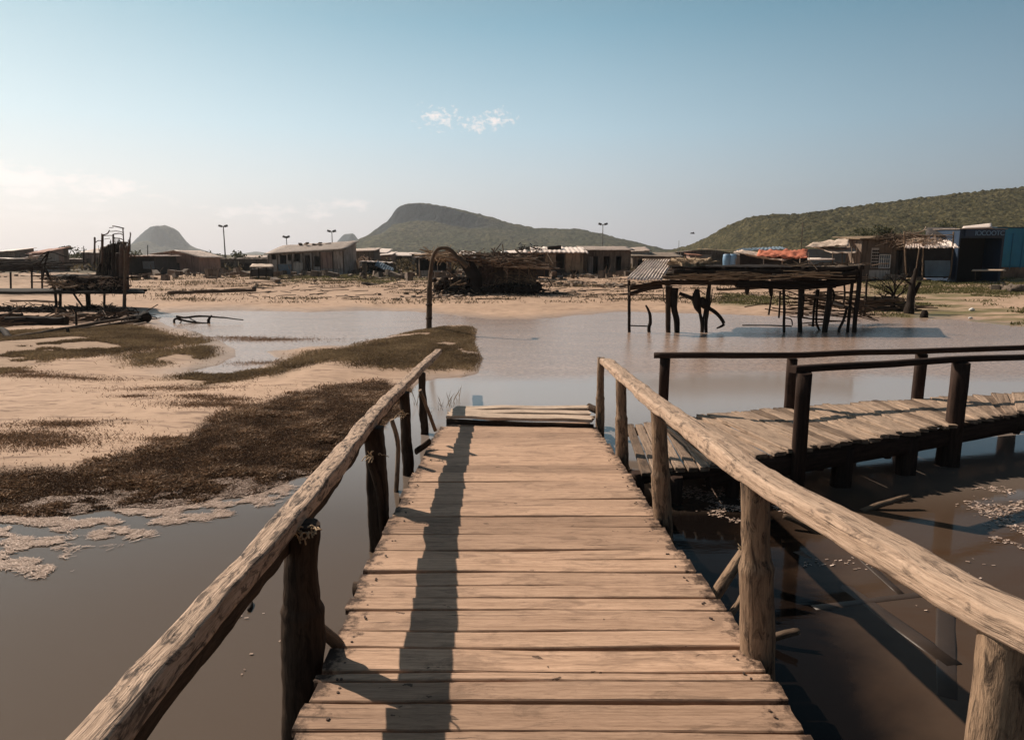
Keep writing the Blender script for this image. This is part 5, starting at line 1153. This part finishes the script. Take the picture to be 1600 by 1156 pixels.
MB().sheet(q(1178, 425.5, .1), q(1292, 419.5, .1), q(1290, 417, .9), q(1200, 422, .9), 20, 4, th=.02, jit=.03, ragged=.1).build('pale_board', 'pale', t)
MB().sheet(q(1292, 420, .0), q(1345, 417.5, .0), q(1343, 414.5, 1.2), q(1300, 416, 1.2), 14, 4, th=.02, jit=.05, ragged=.15).build('roof_board', 'weath', t)
mb = MB(); sticks(mb, q(1055, 423, .6), q(1230, 424, .6), 50, (.2, .4, .02), .9, .008, .1); mb.build('pale_brush', 'pale', t)
mb = MB(); sticks(mb, q(1240, 414, 1.2), q(1345, 414, 1.0), 90, (.2, .5, .02), .5, .010, .4); mb.build('dry_brush', 'weath', t)
def frm(pts, r, mat='black', name='stilt', dy=0):
    MB().sweep([q(p[0], p[1], dy) for p in pts], r, n=9, sub=5, jit=.012 if not isinstance(r, list) else .014, jf=3).build(name, mat, t)
frm([(983, 438), (983, 480), (983, 518), (983, 526)], .045); frm([(984, 509), (1012, 509.5)], .018, name='tie_bar')
frm([(1009, 477), (1015, 490), (1016, 503), (1014, 512), (1015, 525)], [.022, .045, .05, .05, .045], name='bent_stake')
frm([(1045, 448), (1044, 490), (1044, 526)], [.10, .075, .07], 'darkpost'); frm([(1054, 450), (1053, 480), (1057, 500), (1058, 524)], [.13, .09, .09, .08])
frm([(1036, 450), (1038, 470), (1044, 478)], .012, name='thin_branch')
frm([(1062, 458), (1080, 466), (1093, 474), (1108, 482), (1120, 490), (1128, 500), (1130, 508), (1120, 513)], [.05, .06, .07, .06, .055, .05, .045, .02], name='bent_branch')
frm([(1089, 452), (1088, 465), (1090, 480), (1094, 490), (1097, 508), (1097, 527)], [.06, .13, .11, .05, .055, .05]); frm([(1096, 465), (1099, 476), (1096, 480)], [.06, .17, .05], name='burl')
frm([(1111, 424), (1109, 445), (1106, 480), (1103, 505), (1104, 527)], [.05, .05, .06, .05, .05]); frm([(1106, 450), (1102, 480), (1099, 500), (1098, 526)], .03)
frm([(1113, 452), (1112, 465), (1107, 485)], .014, name='thin_branch'); frm([(1090, 452), (1102, 460)], .014, name='thin_branch')
frm([(1167, 448), (1168, 460)], [.09, .04], name='hanging_block'); frm([(1204, 450), (1205, 463)], [.07, .04], name='hanging_block', dy=.5)
for pts, r, dy in (([(1207, 455), (1204, 475), (1201, 492)], .03, 2.2), ([(1219, 455), (1218, 480), (1217, 497)], .03, 2.2), ([(1225, 452), (1225, 490), (1225, 524)], .04, 0), ([(1251, 450), (1250, 490), (1250, 526)], .065, 0), ([(1256, 450), (1255, 480), (1254, 496)], .03, 2.0),
                   ([(1277, 452), (1272, 480), (1270, 510)], .035, .8), ([(1279, 452), (1276, 485), (1276, 505), (1281, 516)], .035, .6), ([(1297, 448), (1294, 480), (1290, 505), (1288, 524)], .08, 0), ([(1288, 518), (1294, 500), (1298, 470)], .04, .1), ([(1301, 452), (1303, 462), (1301, 475)], .03, 1), ([(1319, 440), (1320, 460), (1318, 475)], .03, 2.2),
                   ([(1332, 418), (1331, 450), (1327, 490), (1324, 526)], .045, 0), ([(1344, 414), (1342, 450), (1337, 490), (1334, 528)], .065, -.1), ([(1323, 480), (1318, 500), (1311, 515), (1311, 527)], .04, 0), ([(1355, 428), (1353, 460), (1350, 495)], .035, 3)):
    frm(pts, r, 'black', dy=dy)
frm([(1218, 458), (1240, 466), (1262, 471)], .02, name='brace', dy=.4); frm([(1254, 460), (1290, 468), (1320, 480), (1340, 484)], .03, 'weath', 'brace'); frm([(1302, 474), (1318, 479)], .04, 'pale', 'brace', -.1)
frm([(1226, 497), (1236, 499), (1238, 508)], .018, name='brace'); frm([(1160, 508), (1225, 509), (1237, 510)], .02, name='brace', dy=.5)
random.seed(78)
mb = MB(); sticks(mb, q(1245, 478, 2.4), q(1345, 482, 2.6), 90, (.3, .3, .25), 1.5, .016, .25); mb.build('brush_fence', 'weath', t)

# twig fence and bare tree on the far shore
Yt = G(1400, 489).y
t = thing('twig_fence', Vector((D(1385, 490, Yt).x, Yt, 0)), 'low fence of tangled grey branches at the waters edge', 'fence')
mb = MB()
for r_, (x0, x1) in ((481, (1345, 1420)), (487, (1345, 1420)), (475, (1345, 1400)), (469, (1345, 1390))): sticks(mb, D(x0, r_, Yt), D(x1, r_, Yt), 26, (.3, .15, .05), 1.6, .02, .12)
mb.build('branches', 'weath', t).name = 'rail_branch'
for px in (1352, 1366, 1378, 1396): MB().sweep([D(px, 491, Yt), D(px+random.uniform(-2, 2), 462, Yt)], .035, n=7, sub=4, jit=.015).build('stake', 'black', t)
Yt = G(1397, 487).y; t = thing('bare_tree', D(1395, 490, Yt), 'small leafless black tree with upswept twigs on the far shore', 'tree')
def br(p0, p1, r, depth, mb):
    m_ = p0.lerp(p1, .5)+Vector((random.uniform(-.06, .06), 0, random.uniform(-.02, .05))); mb.sweep([p0, m_, p1], [r, r*.8, r*.55], n=6, sub=3, jit=r*.2)
    if depth:
        for _ in range(3):
            d = (p1-p0)*random.uniform(.45, .75); d = Vector((d.x+random.uniform(-.28, .28), d.y+random.uniform(-.2, .2), abs(d.z)*.85+random.uniform(0, .15))); s_ = p0.lerp(p1, random.uniform(.55, 1)); br(s_, s_+d, r*.5, depth-1, mb)
mb = MB(); random.seed(9); b_ = D(1395, 491, Yt); mb.sweep([b_, D(1395, 475, Yt), D(1397, 462, Yt)], [.12, .09, .08], n=9, sub=4, jit=.02)
mb.build('trunk', 'black', t); mb = MB()
for e in ((1383, 455), (1390, 448), (1399, 444), (1407, 442), (1413, 455), (1378, 462)):
    s_ = D(1396, random.uniform(463, 474), Yt); br(s_, D(e[0], e[1], Yt), .045, 2, mb)
mb.build('branches', 'black', t).name = 'crown'
Yt = G(1425, 492).y; t = thing('dead_stump', D(1424, 493, Yt), 'tall forked dead stump standing in the shallows', 'dead tree')
MB().sweep([D(1419, 495, Yt), D(1422, 478, Yt), D(1424, 455, Yt), D(1428, 434, Yt), D(1431, 420, Yt)], [.2, .17, .13, .09, .04], n=12, sub=5, jit=.04).build('trunk', 'black', t)
MB().sweep([D(1424, 466, Yt), D(1431, 454, Yt), D(1438, 440, Yt)], [.09, .08, .05], n=9, sub=5, jit=.03).build('limb', 'black', t)
MB().sweep([D(1424, 445, Yt), D(1414, 438, Yt), D(1405, 432, Yt)], [.05, .04, .03], n=8, sub=4, jit=.02).build('limb', 'black', t)
o = MB().sweep([D(1426, 496, Yt-.1), D(1427, 480, Yt-.1), D(1428, 464, Yt-.1)], [.06, .06, .04], n=8, sub=5, jit=.02).build('pale_post', 'pale'); tag(o, 'short pale post right beside the dead stump', 'post')

# ---- left ruin on stilts
random.seed(41)
Yl = G(150, 487, .05).y; q = lambda px, r_, dy=0: D(px, r_, Yl+dy)
t = thing('stilt_ruin', Vector((q(110, 487).x, Yl, 0)), 'burnt timber platform ruin on stilts at the left', 'ruined platform')
pts = [q(-80, 455, .5), q(60, 455, .5), q(180, 455, .4), q(205, 456, .3), q(224, 458, .3)]
MB().sweep(pts, [1.3, 1.3, 1.2, .8, .15], [.075, .075, .07, .06, .02], n=16, shape='rect', sub=8, jit=.02).build('floor', 'black', t)
mb = MB().sheet(q(80, 434, -.2), q(200, 436, -.2), q(196, 431, 1.6), q(90, 431, 1.6), 30, 6, th=.06, jit=.1, ragged=.2); sticks(mb, q(88, 434, .2), q(190, 434, .2), 200, (.3, .5, .03), .8, .010, .3); mb.build('brush_roof', 'black', t)
mb = MB(); sticks(mb, q(130, 432.5, -.3), q(175, 433.5, -.3), 26, (.1, .08, .02), .8, .012, .08); mb.build('roof_edge', 'pale', t)
MB().sheet(q(100, 454, .5), q(196, 454, .5), q(196, 432, .6), q(108, 434, .6), 24, 8, th=.08, jit=.12, ragged=.15).build('back_wall', 'black', t)
mb = MB().sheet(q(128, 452, -.2), q(138, 452, -.2), q(140, 436, -.1), q(126, 436, -.1), 6, 6, th=.12, jit=.1); mb.build('wall_panel', 'black', t)
mb = MB(); sticks(mb, q(84, 440, -.2), q(128, 448, -.2), 150, (.15, .3, .08), .6, .012, .5); mb.build('hanging_brush', 'thatch', t)
mb = MB(); sticks(mb, q(140, 446, -.3), q(190, 446, -.3), 90, (.2, .2, .15), .3, .010, 1.3); mb.build('litter', 'pale', t)['kind'] = 'stuff'
mb = MB(); sticks(mb, q(100, 451, 0), q(190, 451, 0), 160, (.2, .3, .10), .5, .014, .9); mb.build('charred_litter', 'black', t)['kind'] = 'stuff'
for pts, r in (([(60, 415), (75, 395)], .03), ([(76, 394), (70, 415), (66, 440)], .03), ([(62, 401), (75, 393), (88, 396), (104, 402)], .022), ([(70, 418), (80, 440), (86, 455), (89, 487)], .05), ([(94, 457), (95, 487)], .05), ([(137, 455), (139, 485)], .09), ([(163, 457), (163, 482)], .045), ([(115, 459), (124, 472), (130, 480)], .04), ([(105, 438), (115, 455)], .05)):
    MB().sweep([q(a_, b_, -.4) for a_, b_ in pts], r, n=8, sub=5, jit=.014).build('pole', 'black', t)
MB().sweep([q(196, 352+40, -.5), q(195.5, 430, -.5), q(194, 489, -.5)], [.04, .05, .075], n=10, sub=5, jit=.014).build('corner_post', 'weath', t)
# tower of slats
for px, r0, dy in ((178, 380, 0), (184, 395, .1), (190, 383, 0), (195, 378, .2), (199, 385, 0)):
    MB().sweep([q(px, r0, dy), q(px-.5, 425, dy), q(px, 453, dy)], .075, .03, n=10, shape='rect', sub=5, jit=.02).build('slat', random.choice(['black', 'rust', 'weath']), t)
MB().sheet(q(150, 432, 1.1), q(196, 432, 1.1), q(196, 378, 1.3), q(158, 388, 1.3), 16, 12, th=.05, jit=.08, ragged=.3).build('upper_wall', 'weath', t)
mb = MB(); sticks(mb, q(176, 425, 1.0), q(178, 385, 1.0), 130, (.42, .1, .1), .7, .014, .12); mb.build('upper_brush', 'black', t)['kind'] = 'stuff'
TWR = [([(148, 371), (148, 390), (148, 412)], .035), ([(160, 366), (160, 390), (159, 413)], .045), ([(177, 366), (177, 400)], .035), ([(192, 356), (193, 380), (191, 400)], .022), ([(149, 379), (154, 376), (160, 377)], .016), ([(160, 368), (168, 365), (171, 360)], .022),
       ([(176, 353), (184, 354.5), (194, 357)], .022), ([(171, 356), (177, 355.5)], .014), ([(172, 362), (184, 361.5), (193, 364)], .014), ([(161, 368.5), (172, 368), (178, 368.5)], .014), ([(177, 366), (187, 365), (193, 368)], .018), ([(178, 372), (188, 373), (194, 376)], .018), ([(163, 374), (172, 372.5)], .010),
       ([(204, 364), (202, 380), (199, 392)], [.02, .03, .03]), ([(198, 378), (203, 386), (201, 394), (205, 402)], .018), ([(197, 405), (206, 396), (212, 404)], .018), ([(206, 398), (202, 408)], .016), ([(186, 375), (193, 385), (196, 395)], .02)]
for pts, r in TWR: MB().sweep([q(a_, b_, random.uniform(-.1, .1)) for a_, b_ in pts], r, n=7, sub=4, jit=.008).build('frame_pole', 'rust', t)
# fence-like frame at far left
Yk = G(40, 455, .3).y; t = thing('pole_rack', D(40, 455, Yk), 'thin dark pole rack with sagging brush top at the far left', 'rack')
mb = MB(); sticks(mb, D(-40, 419, Yk), D(70, 414, Yk), 150, (.6, .8, .12), 2, .03, .2); mb.build('brush_top', 'black', t)
for px, r0 in ((17, 425), (50, 418), (66, 418), (-10, 420)): MB().sweep([D(px, 456, Yk), D(px-.5, r0, Yk)], .05, n=7, sub=3).build('pole', 'black', t)
for r_ in (431, 441): MB().sweep([D(48, r_, Yk), D(108, r_-1, Yk)], .03, n=6, sub=4).build('rail', 'weath', t)
# distant low roofs far left
for i, (a_, b_, rr0, lb) in enumerate(((0, 16, 403, 'pale sheet roof hut at the extreme left'), (3, 30, 410, 'low hut with thin pale roof under the leftmost trees'), (95, 130, 408, 'small brown hut half hidden behind the left ruin'))):
    shack('far_hut', a_, b_, 422, 1.5, 1.4, 4, lb, 'hut', 'brownwall', 'tinpale' if i < 2 else 'tingrey', [(.3, .6, 0, .7)], .3, 0, 0, 0, group='far huts on the left')
# ---- logs on the left bank
Yg = lambda px, row, z=.1: G(px, row, z)
o = MB().sweep([Yg(-60, 540, .12), Yg(25, 527, .15), Yg(110, 512, .2), Yg(215, 494, .2)], [.05, .06, .05, .04], n=10, sub=8, jit=.02).build('log', 'weath'); tag(o, 'long grey log on the left bank, upper of the two parallel ones', 'log', 'long logs on the left bank')
o = MB().sweep([Yg(20, 532, .08), Yg(110, 517, .12), Yg(220, 500, .14)], [.04, .045, .05], n=10, sub=8, jit=.02).build('log', 'weath'); tag(o, 'long grey log on the left bank, lower of the two parallel ones', 'log', 'long logs on the left bank')
o = MB().sweep([Yg(100, 519, .08), Yg(180, 513, .08), Yg(228, 504, .1)], [.02, .025, .03], n=8, sub=8, jit=.015).build('branch', 'pale'); tag(o, 'thin pale branch lying under the two long logs', 'branch')
random.seed(171); mb = MB(); c0 = Yg(20, 512, .12); c1 = Yg(190, 496, .12)
sticks(mb, c0+Vector((-1, .4, .06)), c1+Vector((0, .5, .06)), 90, (.3, .5, .08), 1.5, .022, .35)
o = mb.build('driftwood_tangle', 'weath'); tag(o, 'tangle of grey driftwood sticks heaped behind the long logs at left', 'driftwood')
t = thing('root_mass', Yg(226, 497, .1), 'black knotty root end at the tip of the long logs', 'root'); mb = MB(); c = Yg(226, 496, .22)
mb.sweep([c+Vector((-.5, 0, -.08)), c, c+Vector((.12, .1, .02))], [.07, .18, .10], n=12, sub=5, jit=.09, jf=4); mb.build('knot', 'black', t)
mb = MB(); sticks(mb, c+Vector((-1.4, 0, -.08)), c+Vector((.1, -.1, -.05)), 50, (.15, .2, .05), .5, .018, .8); mb.build('rootlet', 'black', t)['kind'] = 'stuff'
o = MB().sweep([Yg(-60, 503, .2), Yg(30, 502, .22), Yg(104, 502, .22)], .11, .14, n=12, shape='rect', sub=6, jit=.05).build('timber', 'black'); tag(o, 'thick black squared timber on the left bank behind the logs', 'timber')
o = MB().sweep([Yg(-60, 493, .2), Yg(0, 493, .22), Yg(36, 491.5, .22)], .08, .06, n=10, shape='rect', sub=5, jit=.03).build('timber', 'black'); tag(o, 'shorter black timber above the thick squared one at left edge', 'timber')
o = MB().sweep([Yg(-30, 512, .25), Yg(4, 516, .25), Yg(14, 528, .15), Yg(24, 533, .05)], [.06, .08, .08, .05], n=12, sub=5, jit=.03).build('curved_root', 'black'); tag(o, 'curved black root at the left end of the logs', 'root')
o = MB().sweep([Yg(107, 530, 0), D(106, 520, Yg(107, 530, 0).y), D(105, 512, Yg(107, 530, 0).y)], [.08, .05, .04], n=10, sub=4, jit=.02).build('stump', 'black'); tag(o, 'small dark stump propping the long logs', 'stump')
p0 = Yg(120, 509, .15); o = MB().sweep([p0, D(119, 497, p0.y), D(118, 486, p0.y)], [.035, .03, .02], n=8, sub=4, jit=.015).build('stake', 'black'); tag(o, 'thin upright stake behind the logs on the left bank', 'stake')
o = MB().sweep([Yg(-30, 562, .05), Yg(40, 545, .06), Yg(104, 528, .1)], .016, n=7, sub=8, jit=.012).build('branch', 'pale'); tag(o, 'thin pale branch running from the left edge to the stump', 'branch')
o = MB().sweep([Yg(124, 547, .04), Yg(140, 536, .06), Yg(160, 530, .06)], .018, n=7, sub=6, jit=.012).build('branch', 'pale'); tag(o, 'short crooked pale branch on the left grass', 'branch')
c = Yg(105, 502, .15); mb = MB(); sticks(mb, c+Vector((-.2, 0, 0)), c+Vector((.2, 0, .2)), 26, (.1, .15, .1), .5, .02, 1.2)
o = mb.build('splintered_stump', 'pale'); tag(o, 'pale splintered stump at the end of the black timber', 'stump')
random.seed(51)
for px, row, w_, n_, lb in ((55, 488, 1.6, 260, 'dark brush heap left of the ruin stilts'), (100, 488, 1.2, 240, 'dark brush heap under the ruin beside two stilts'), (150, 486, 1.3, 260, 'tangled brush heap under the right half of the ruin'), (178, 489, .9, 160, 'small leafy brush heap before the tallest stilt'), (5, 487, .9, 160, 'spiky dark brush heap at the left edge')):
    c = Yg(px, row, .12); mb = MB(); sticks(mb, c+Vector((-w_/2, 0, .04)), c+Vector((w_/2, 0, .04)), n_, (.2, .25, .09), .45, .012, 1.1); o = mb.build('brush_heap', 'black'); tag(o, lb, 'brush heap', 'brush heaps under the left ruin')
# ---- driftwood frame in the lagoon
Yd = G(320, 505).y; q = lambda px, r_, dy=0: D(px, r_, Yd+dy)
t = thing('driftwood_raft', q(300, 505), 'dark driftwood frame with one long pole lying in the left lagoon', 'driftwood')
for pts, r in (([(276, 494), (290, 496), (310, 494), (330, 494.5), (355, 497), (380, 500)], [.03, .035, .035, .03, .022, .016]), ([(276, 494), (284, 500), (300, 503), (328, 506)], .035), ([(273, 508), (272, 501), (276, 498), (284, 501)], .035), ([(327, 508), (326, 500), (331, 493)], [.05, .05, .02]), ([(296, 497), (308, 504)], .02), ([(276, 508), (284, 502)], .016)):
    MB().sweep([q(a_, b_, random.uniform(-.15, .15)) for a_, b_ in pts], r, n=9, sub=5, jit=.012).build('branch', 'black', t)
# ---- long debris line and sand logs on the far beach
for (x0, r0, x1, r1, rad, mat, lb) in ((262, 459, 400, 455, .09, 'weath', 'long dark driftwood log on the beach before the pink house'), (225, 444, 320, 446, .06, 'black', 'thin dark timber on the sand in front of the pink house'), (400, 447, 423, 443, .09, 'pale', 'short pale log below the dark stall'), (396, 452, 404, 441, .08, 'weath', 'crooked dark stump piece left of the short pale log'),
                                      (565, 444, 600, 449, .09, 'black', 'short black log on the slope below the lean-to'), (18, 472, 95, 474, .06, 'weath', 'dark timber on the sand under the left ruin')):
    a_, c_ = S(x0, r0), S(x1, r1); mm = (a_+c_)/2+Vector((0, .2, .06))
    o = MB().sweep([a_+z*.05, mm, c_+z*.05], rad, n=9, sub=8, jit=rad*.6).build('log', mat); tag(o, lb, 'log')
# loose rubble over the far bank
def rubble(name, spots, label):
    mb = MB()
    for (px, row, wpx, n_, s_) in spots:
        c = S(px, row)
        for _ in range(n_):
            x = c.x+random.gauss(0, wpx/F*c.y/2); y = c.y+random.gauss(0, .8); sz = s_*random.uniform(.3, 1.3); zz = hz(x, y)
            mb.box((x, y, zz+sz*.2), (sz*random.uniform(.6, 1.6), sz*.8, sz*.5), random.random()*3, tilt=random.uniform(-.4, .4))
    o = mb.build(name, 'rock'); tag(o, label, 'rubble', kind='stuff'); return o
random.seed(61)
rubble('rubble', [(420, 440, 40, 40, .25), (640, 436, 60, 60, .25), (700, 460, 80, 50, .2), (880, 445, 90, 90, .22), (950, 447, 70, 70, .25), (990, 440, 50, 60, .25), (1000, 408, 70, 90, .5), (600, 418, 60, 70, .4), (1120, 440, 100, 60, .25), (1380, 430, 50, 50, .3), (1585, 452, 30, 24, .45), (1110, 412, 30, 30, .35), (340, 432, 70, 60, .25), (60, 436, 80, 60, .3), (1290, 412, 60, 60, .35), (820, 456, 60, 60, .15)], 'scattered stones and rubble along the far bank')
mb = MB()
for k in range(500):
    px = random.uniform(380, 1340); row = random.choice([random.uniform(434, 446), random.uniform(440, 470)]); c = S(px, row); v = Vector((random.gauss(0, .4), random.gauss(0, .3), random.uniform(0, .05)))
    mb.sweep([c+z*.03-v, c+z*.05, c+z*.03+v], .018, n=4, caps=False, smooth=False)
o = mb.build('twig_litter', 'black'); tag(o, 'dark twigs and debris strewn over the far sand', 'debris', kind='stuff')
sc_ = []
for k in range(330):
    px = random.uniform(200, 1340); row = random.uniform(429, 449) if random.random() < .85 else random.uniform(446, 474); c = S(px, row); n = 90
    sc_.append(np.stack([c.x+RNG.normal(0, .9, n), c.y+RNG.normal(0, .35, n), np.full(n, c.z)], -1))
o = blades('dry_scrub', np.concatenate(sc_), .12, .02, 'leafdry', .9); tag(o, 'low dry scrub spread between the far huts', 'scrub', kind='stuff')
for px, row, lb in ((1493, 498, 'black post stub in the mud right of the dead stump'),):
    pass
p0 = S(1443, 496); o = MB().sweep([p0-z*.1, p0+z*.12, p0+z*.24], [.14, .13, .06], n=12, sub=4, jit=.04).build('post_stub', 'black'); tag(o, 'short black post stub in the mud right of the dead stump', 'stub')
for px, row, s_, lb in ((1518, 486, .10, 'small white stone on the green bank'), (1516, 499, .07, 'tiny white stone by the green bank water edge')):
    p0 = S(px, row); o = MB().sweep([p0+Vector((-s_, 0, .03)), p0+z*.05, p0+Vector((s_, 0, .03))], [s_*.3, s_*.7, s_*.3], n=9, sub=3, jit=.02).build('stone', 'white'); tag(o, lb, 'stone')
for px, row, s_, lb in ((1590, 455, .5, 'large dark rock at the right edge of the sandy bank'), (1566, 447, .45, 'dark rock left of the largest one on the right bank'), (1578, 451, .3, 'pale low rock between the two dark rocks')):
    p0 = S(px, row); o = MB().sweep([p0+Vector((-s_, 0, .05)), p0+z*.12, p0+Vector((s_, 0, .05))], [s_*.25, s_*.5, s_*.3], n=12, sub=5, jit=s_*.25, jf=2).build('rock', 'rock' if 'pale' in lb else 'brownwall'); tag(o, lb, 'rock')


# ---- yard clutter in front of all huts
random.seed(101); mb = MB()
for k in range(900):
    px = random.uniform(200, 1480); row = random.gauss(431, 3.5); c = S(px, max(424, row)); sz = random.choice([.12, .2, .2, .35, .6])
    mb.box(c+z*sz*.3, (sz*random.uniform(.6, 2.2), sz*.7, sz*random.uniform(.4, 1.3)), random.random()*3, tilt=random.uniform(-.3, .3))
o = mb.build('yard_clutter', 'brownwall'); tag(o, 'small dark crates and scrap lying about the hut yards', 'clutter', kind='stuff')
mb = MB()
for k in range(150):
    px = random.uniform(200, 1480); c = S(px, random.gauss(432, 3)); v = Vector((random.gauss(0, .25), 0, random.uniform(.3, 1.0)))
    mb.sweep([c, c+v], .025, n=5, caps=False)
o = mb.build('yard_stakes', 'weath'); o.name = 'yard_scrap'; tag(o, 'thin leaning sticks and scrap standing about the hut yards', 'scrap', kind='stuff')
# ---- background rows of low huts and scrub filling the skyline
random.seed(91)
BG = [
      (438, 470, 414, 'dark hut roof just visible behind the left of the grey house', 'brownwall', 'tin'), (860, 900, 416, 'hut behind the tan shed with dull roof', 'brownwall', 'tingrey'), (925, 975, 414, 'hut behind the brown shed', 'tanwall', 'tin'), (1028, 1060, 413, 'pale roofed hut behind the rubble house', 'tanwall', 'tinpale'),
      (22, 58, 416, 'pale roofed hut between the leftmost trees', 'tanwall', 'tinpale'), (128, 152, 416, 'pale roofed hut left of the small dark hut behind the pole frame', 'tanwall', 'tinpale'), (662, 700, 416, 'tan hut showing above the open shed by the hooked pole', 'tanwall', 'tin'), (1285, 1330, 412, 'dull roofed hut on the slope above the canvas stall', 'brownwall', 'tin'), (1170, 1230, 409, 'grey roofed hut above the tarp shelter at the hill foot', 'greywall', 'tingrey'),
      (150, 196, 420, 'small dark hut seen behind the base of the tall pole frame', 'brownwall', 'tingrey'), (60, 92, 419, 'low brown hut behind the left pole rack', 'brownwall', 'tingrey'), (702, 762, 424, 'dark low hut hidden behind the collapsed hut', 'darkwall', 'tingrey'),
      (610, 648, 421, 'low brown hut behind the dark rounded bush', 'brownwall', 'weathtin'), (982, 1010, 416, 'tiny dark hut in the gap right of the brown shed', 'darkwall', 'tingrey'), (1240, 1275, 420, 'low dark hut behind the orange tarp shelter', 'darkwall', 'tingrey'), (368, 412, 418, 'low brown hut behind the end of the long shed', 'brownwall', 'tin'), (560, 600, 418, 'low hut with brown roof behind the lean-to', 'tanwall', 'tingrey')]
for x0, x1, rw_, lb, wl, rf in BG:
    shack('background_hut', x0, x1, rw_, 1.6, 1.5, 4, lb, 'hut', wl, rf if rf in M else 'tingrey', [(.3, .5, 0, .7)], .3, 0, 0, 0, group='huts filling the skyline', back=.3)
for (a_, b_, rw_, hh_, wl, rf) in HUTS:
    shack('skyline_hut', a_, b_, rw_, hh_, hh_+random.uniform(-.3, .3), 3.5, 'tiny weathered hut, one of many packed along the skyline', 'hut', wl, rf, [(.2, .4, 0, .7), (.6, .8, .35, .7)], .25, 0, 0, 0, group='tiny huts packed along the skyline', back=random.uniform(.1, .6))
sc_ = []
for k in range(420):
    px = random.uniform(-20, 1620); Yq = random.uniform(76, 130); x = D(px, 400, Yq).x; n = 40
    sc_.append(np.stack([x+RNG.normal(0, 1.6, n), Yq+RNG.normal(0, .8, n), np.full(n, hz(x, Yq))+RNG.uniform(0, .9, n)*RNG.random()], -1))
o = blades('skyline_scrub', np.concatenate(sc_), .5, .14, 'leafdry', .8); tag(o, 'continuous low dark scrub along the skyline behind the huts', 'scrub', kind='stuff')

# ------------------------------------------------------------------ haze
m = bpy.data.materials.new('haze_air'); m.use_nodes = True; nt = m.node_tree; nt.nodes.clear()
out = nt.nodes.new('ShaderNodeOutputMaterial'); pv = nt.nodes.new('ShaderNodeVolumePrincipled'); L(nt, pv.outputs[0], out.inputs['Volume'])
pv.inputs['Color'].default_value = (.93, .96, 1.0, 1); pv.inputs['Density'].default_value = .00022; pv.inputs['Anisotropy'].default_value = .5
mb = MB().hexa([(-3500, -300, -3), (3500, -300, -3), (3500, 2750, -3), (-3500, 2750, -3)], [(-3500, -300, 260), (3500, -300, 260), (3500, 2750, 260), (-3500, 2750, 260)])
o = mb.build('haze', m); tag(o, 'pale haze over the far hills', 'haze', kind='stuff')
scene.view_settings.view_transform = 'Standard'; scene.view_settings.look = 'None'; scene.view_settings.exposure = .27; scene.view_settings.gamma = 1
scene.cycles.volume_bounces = 0; scene.cycles.max_bounces = 6
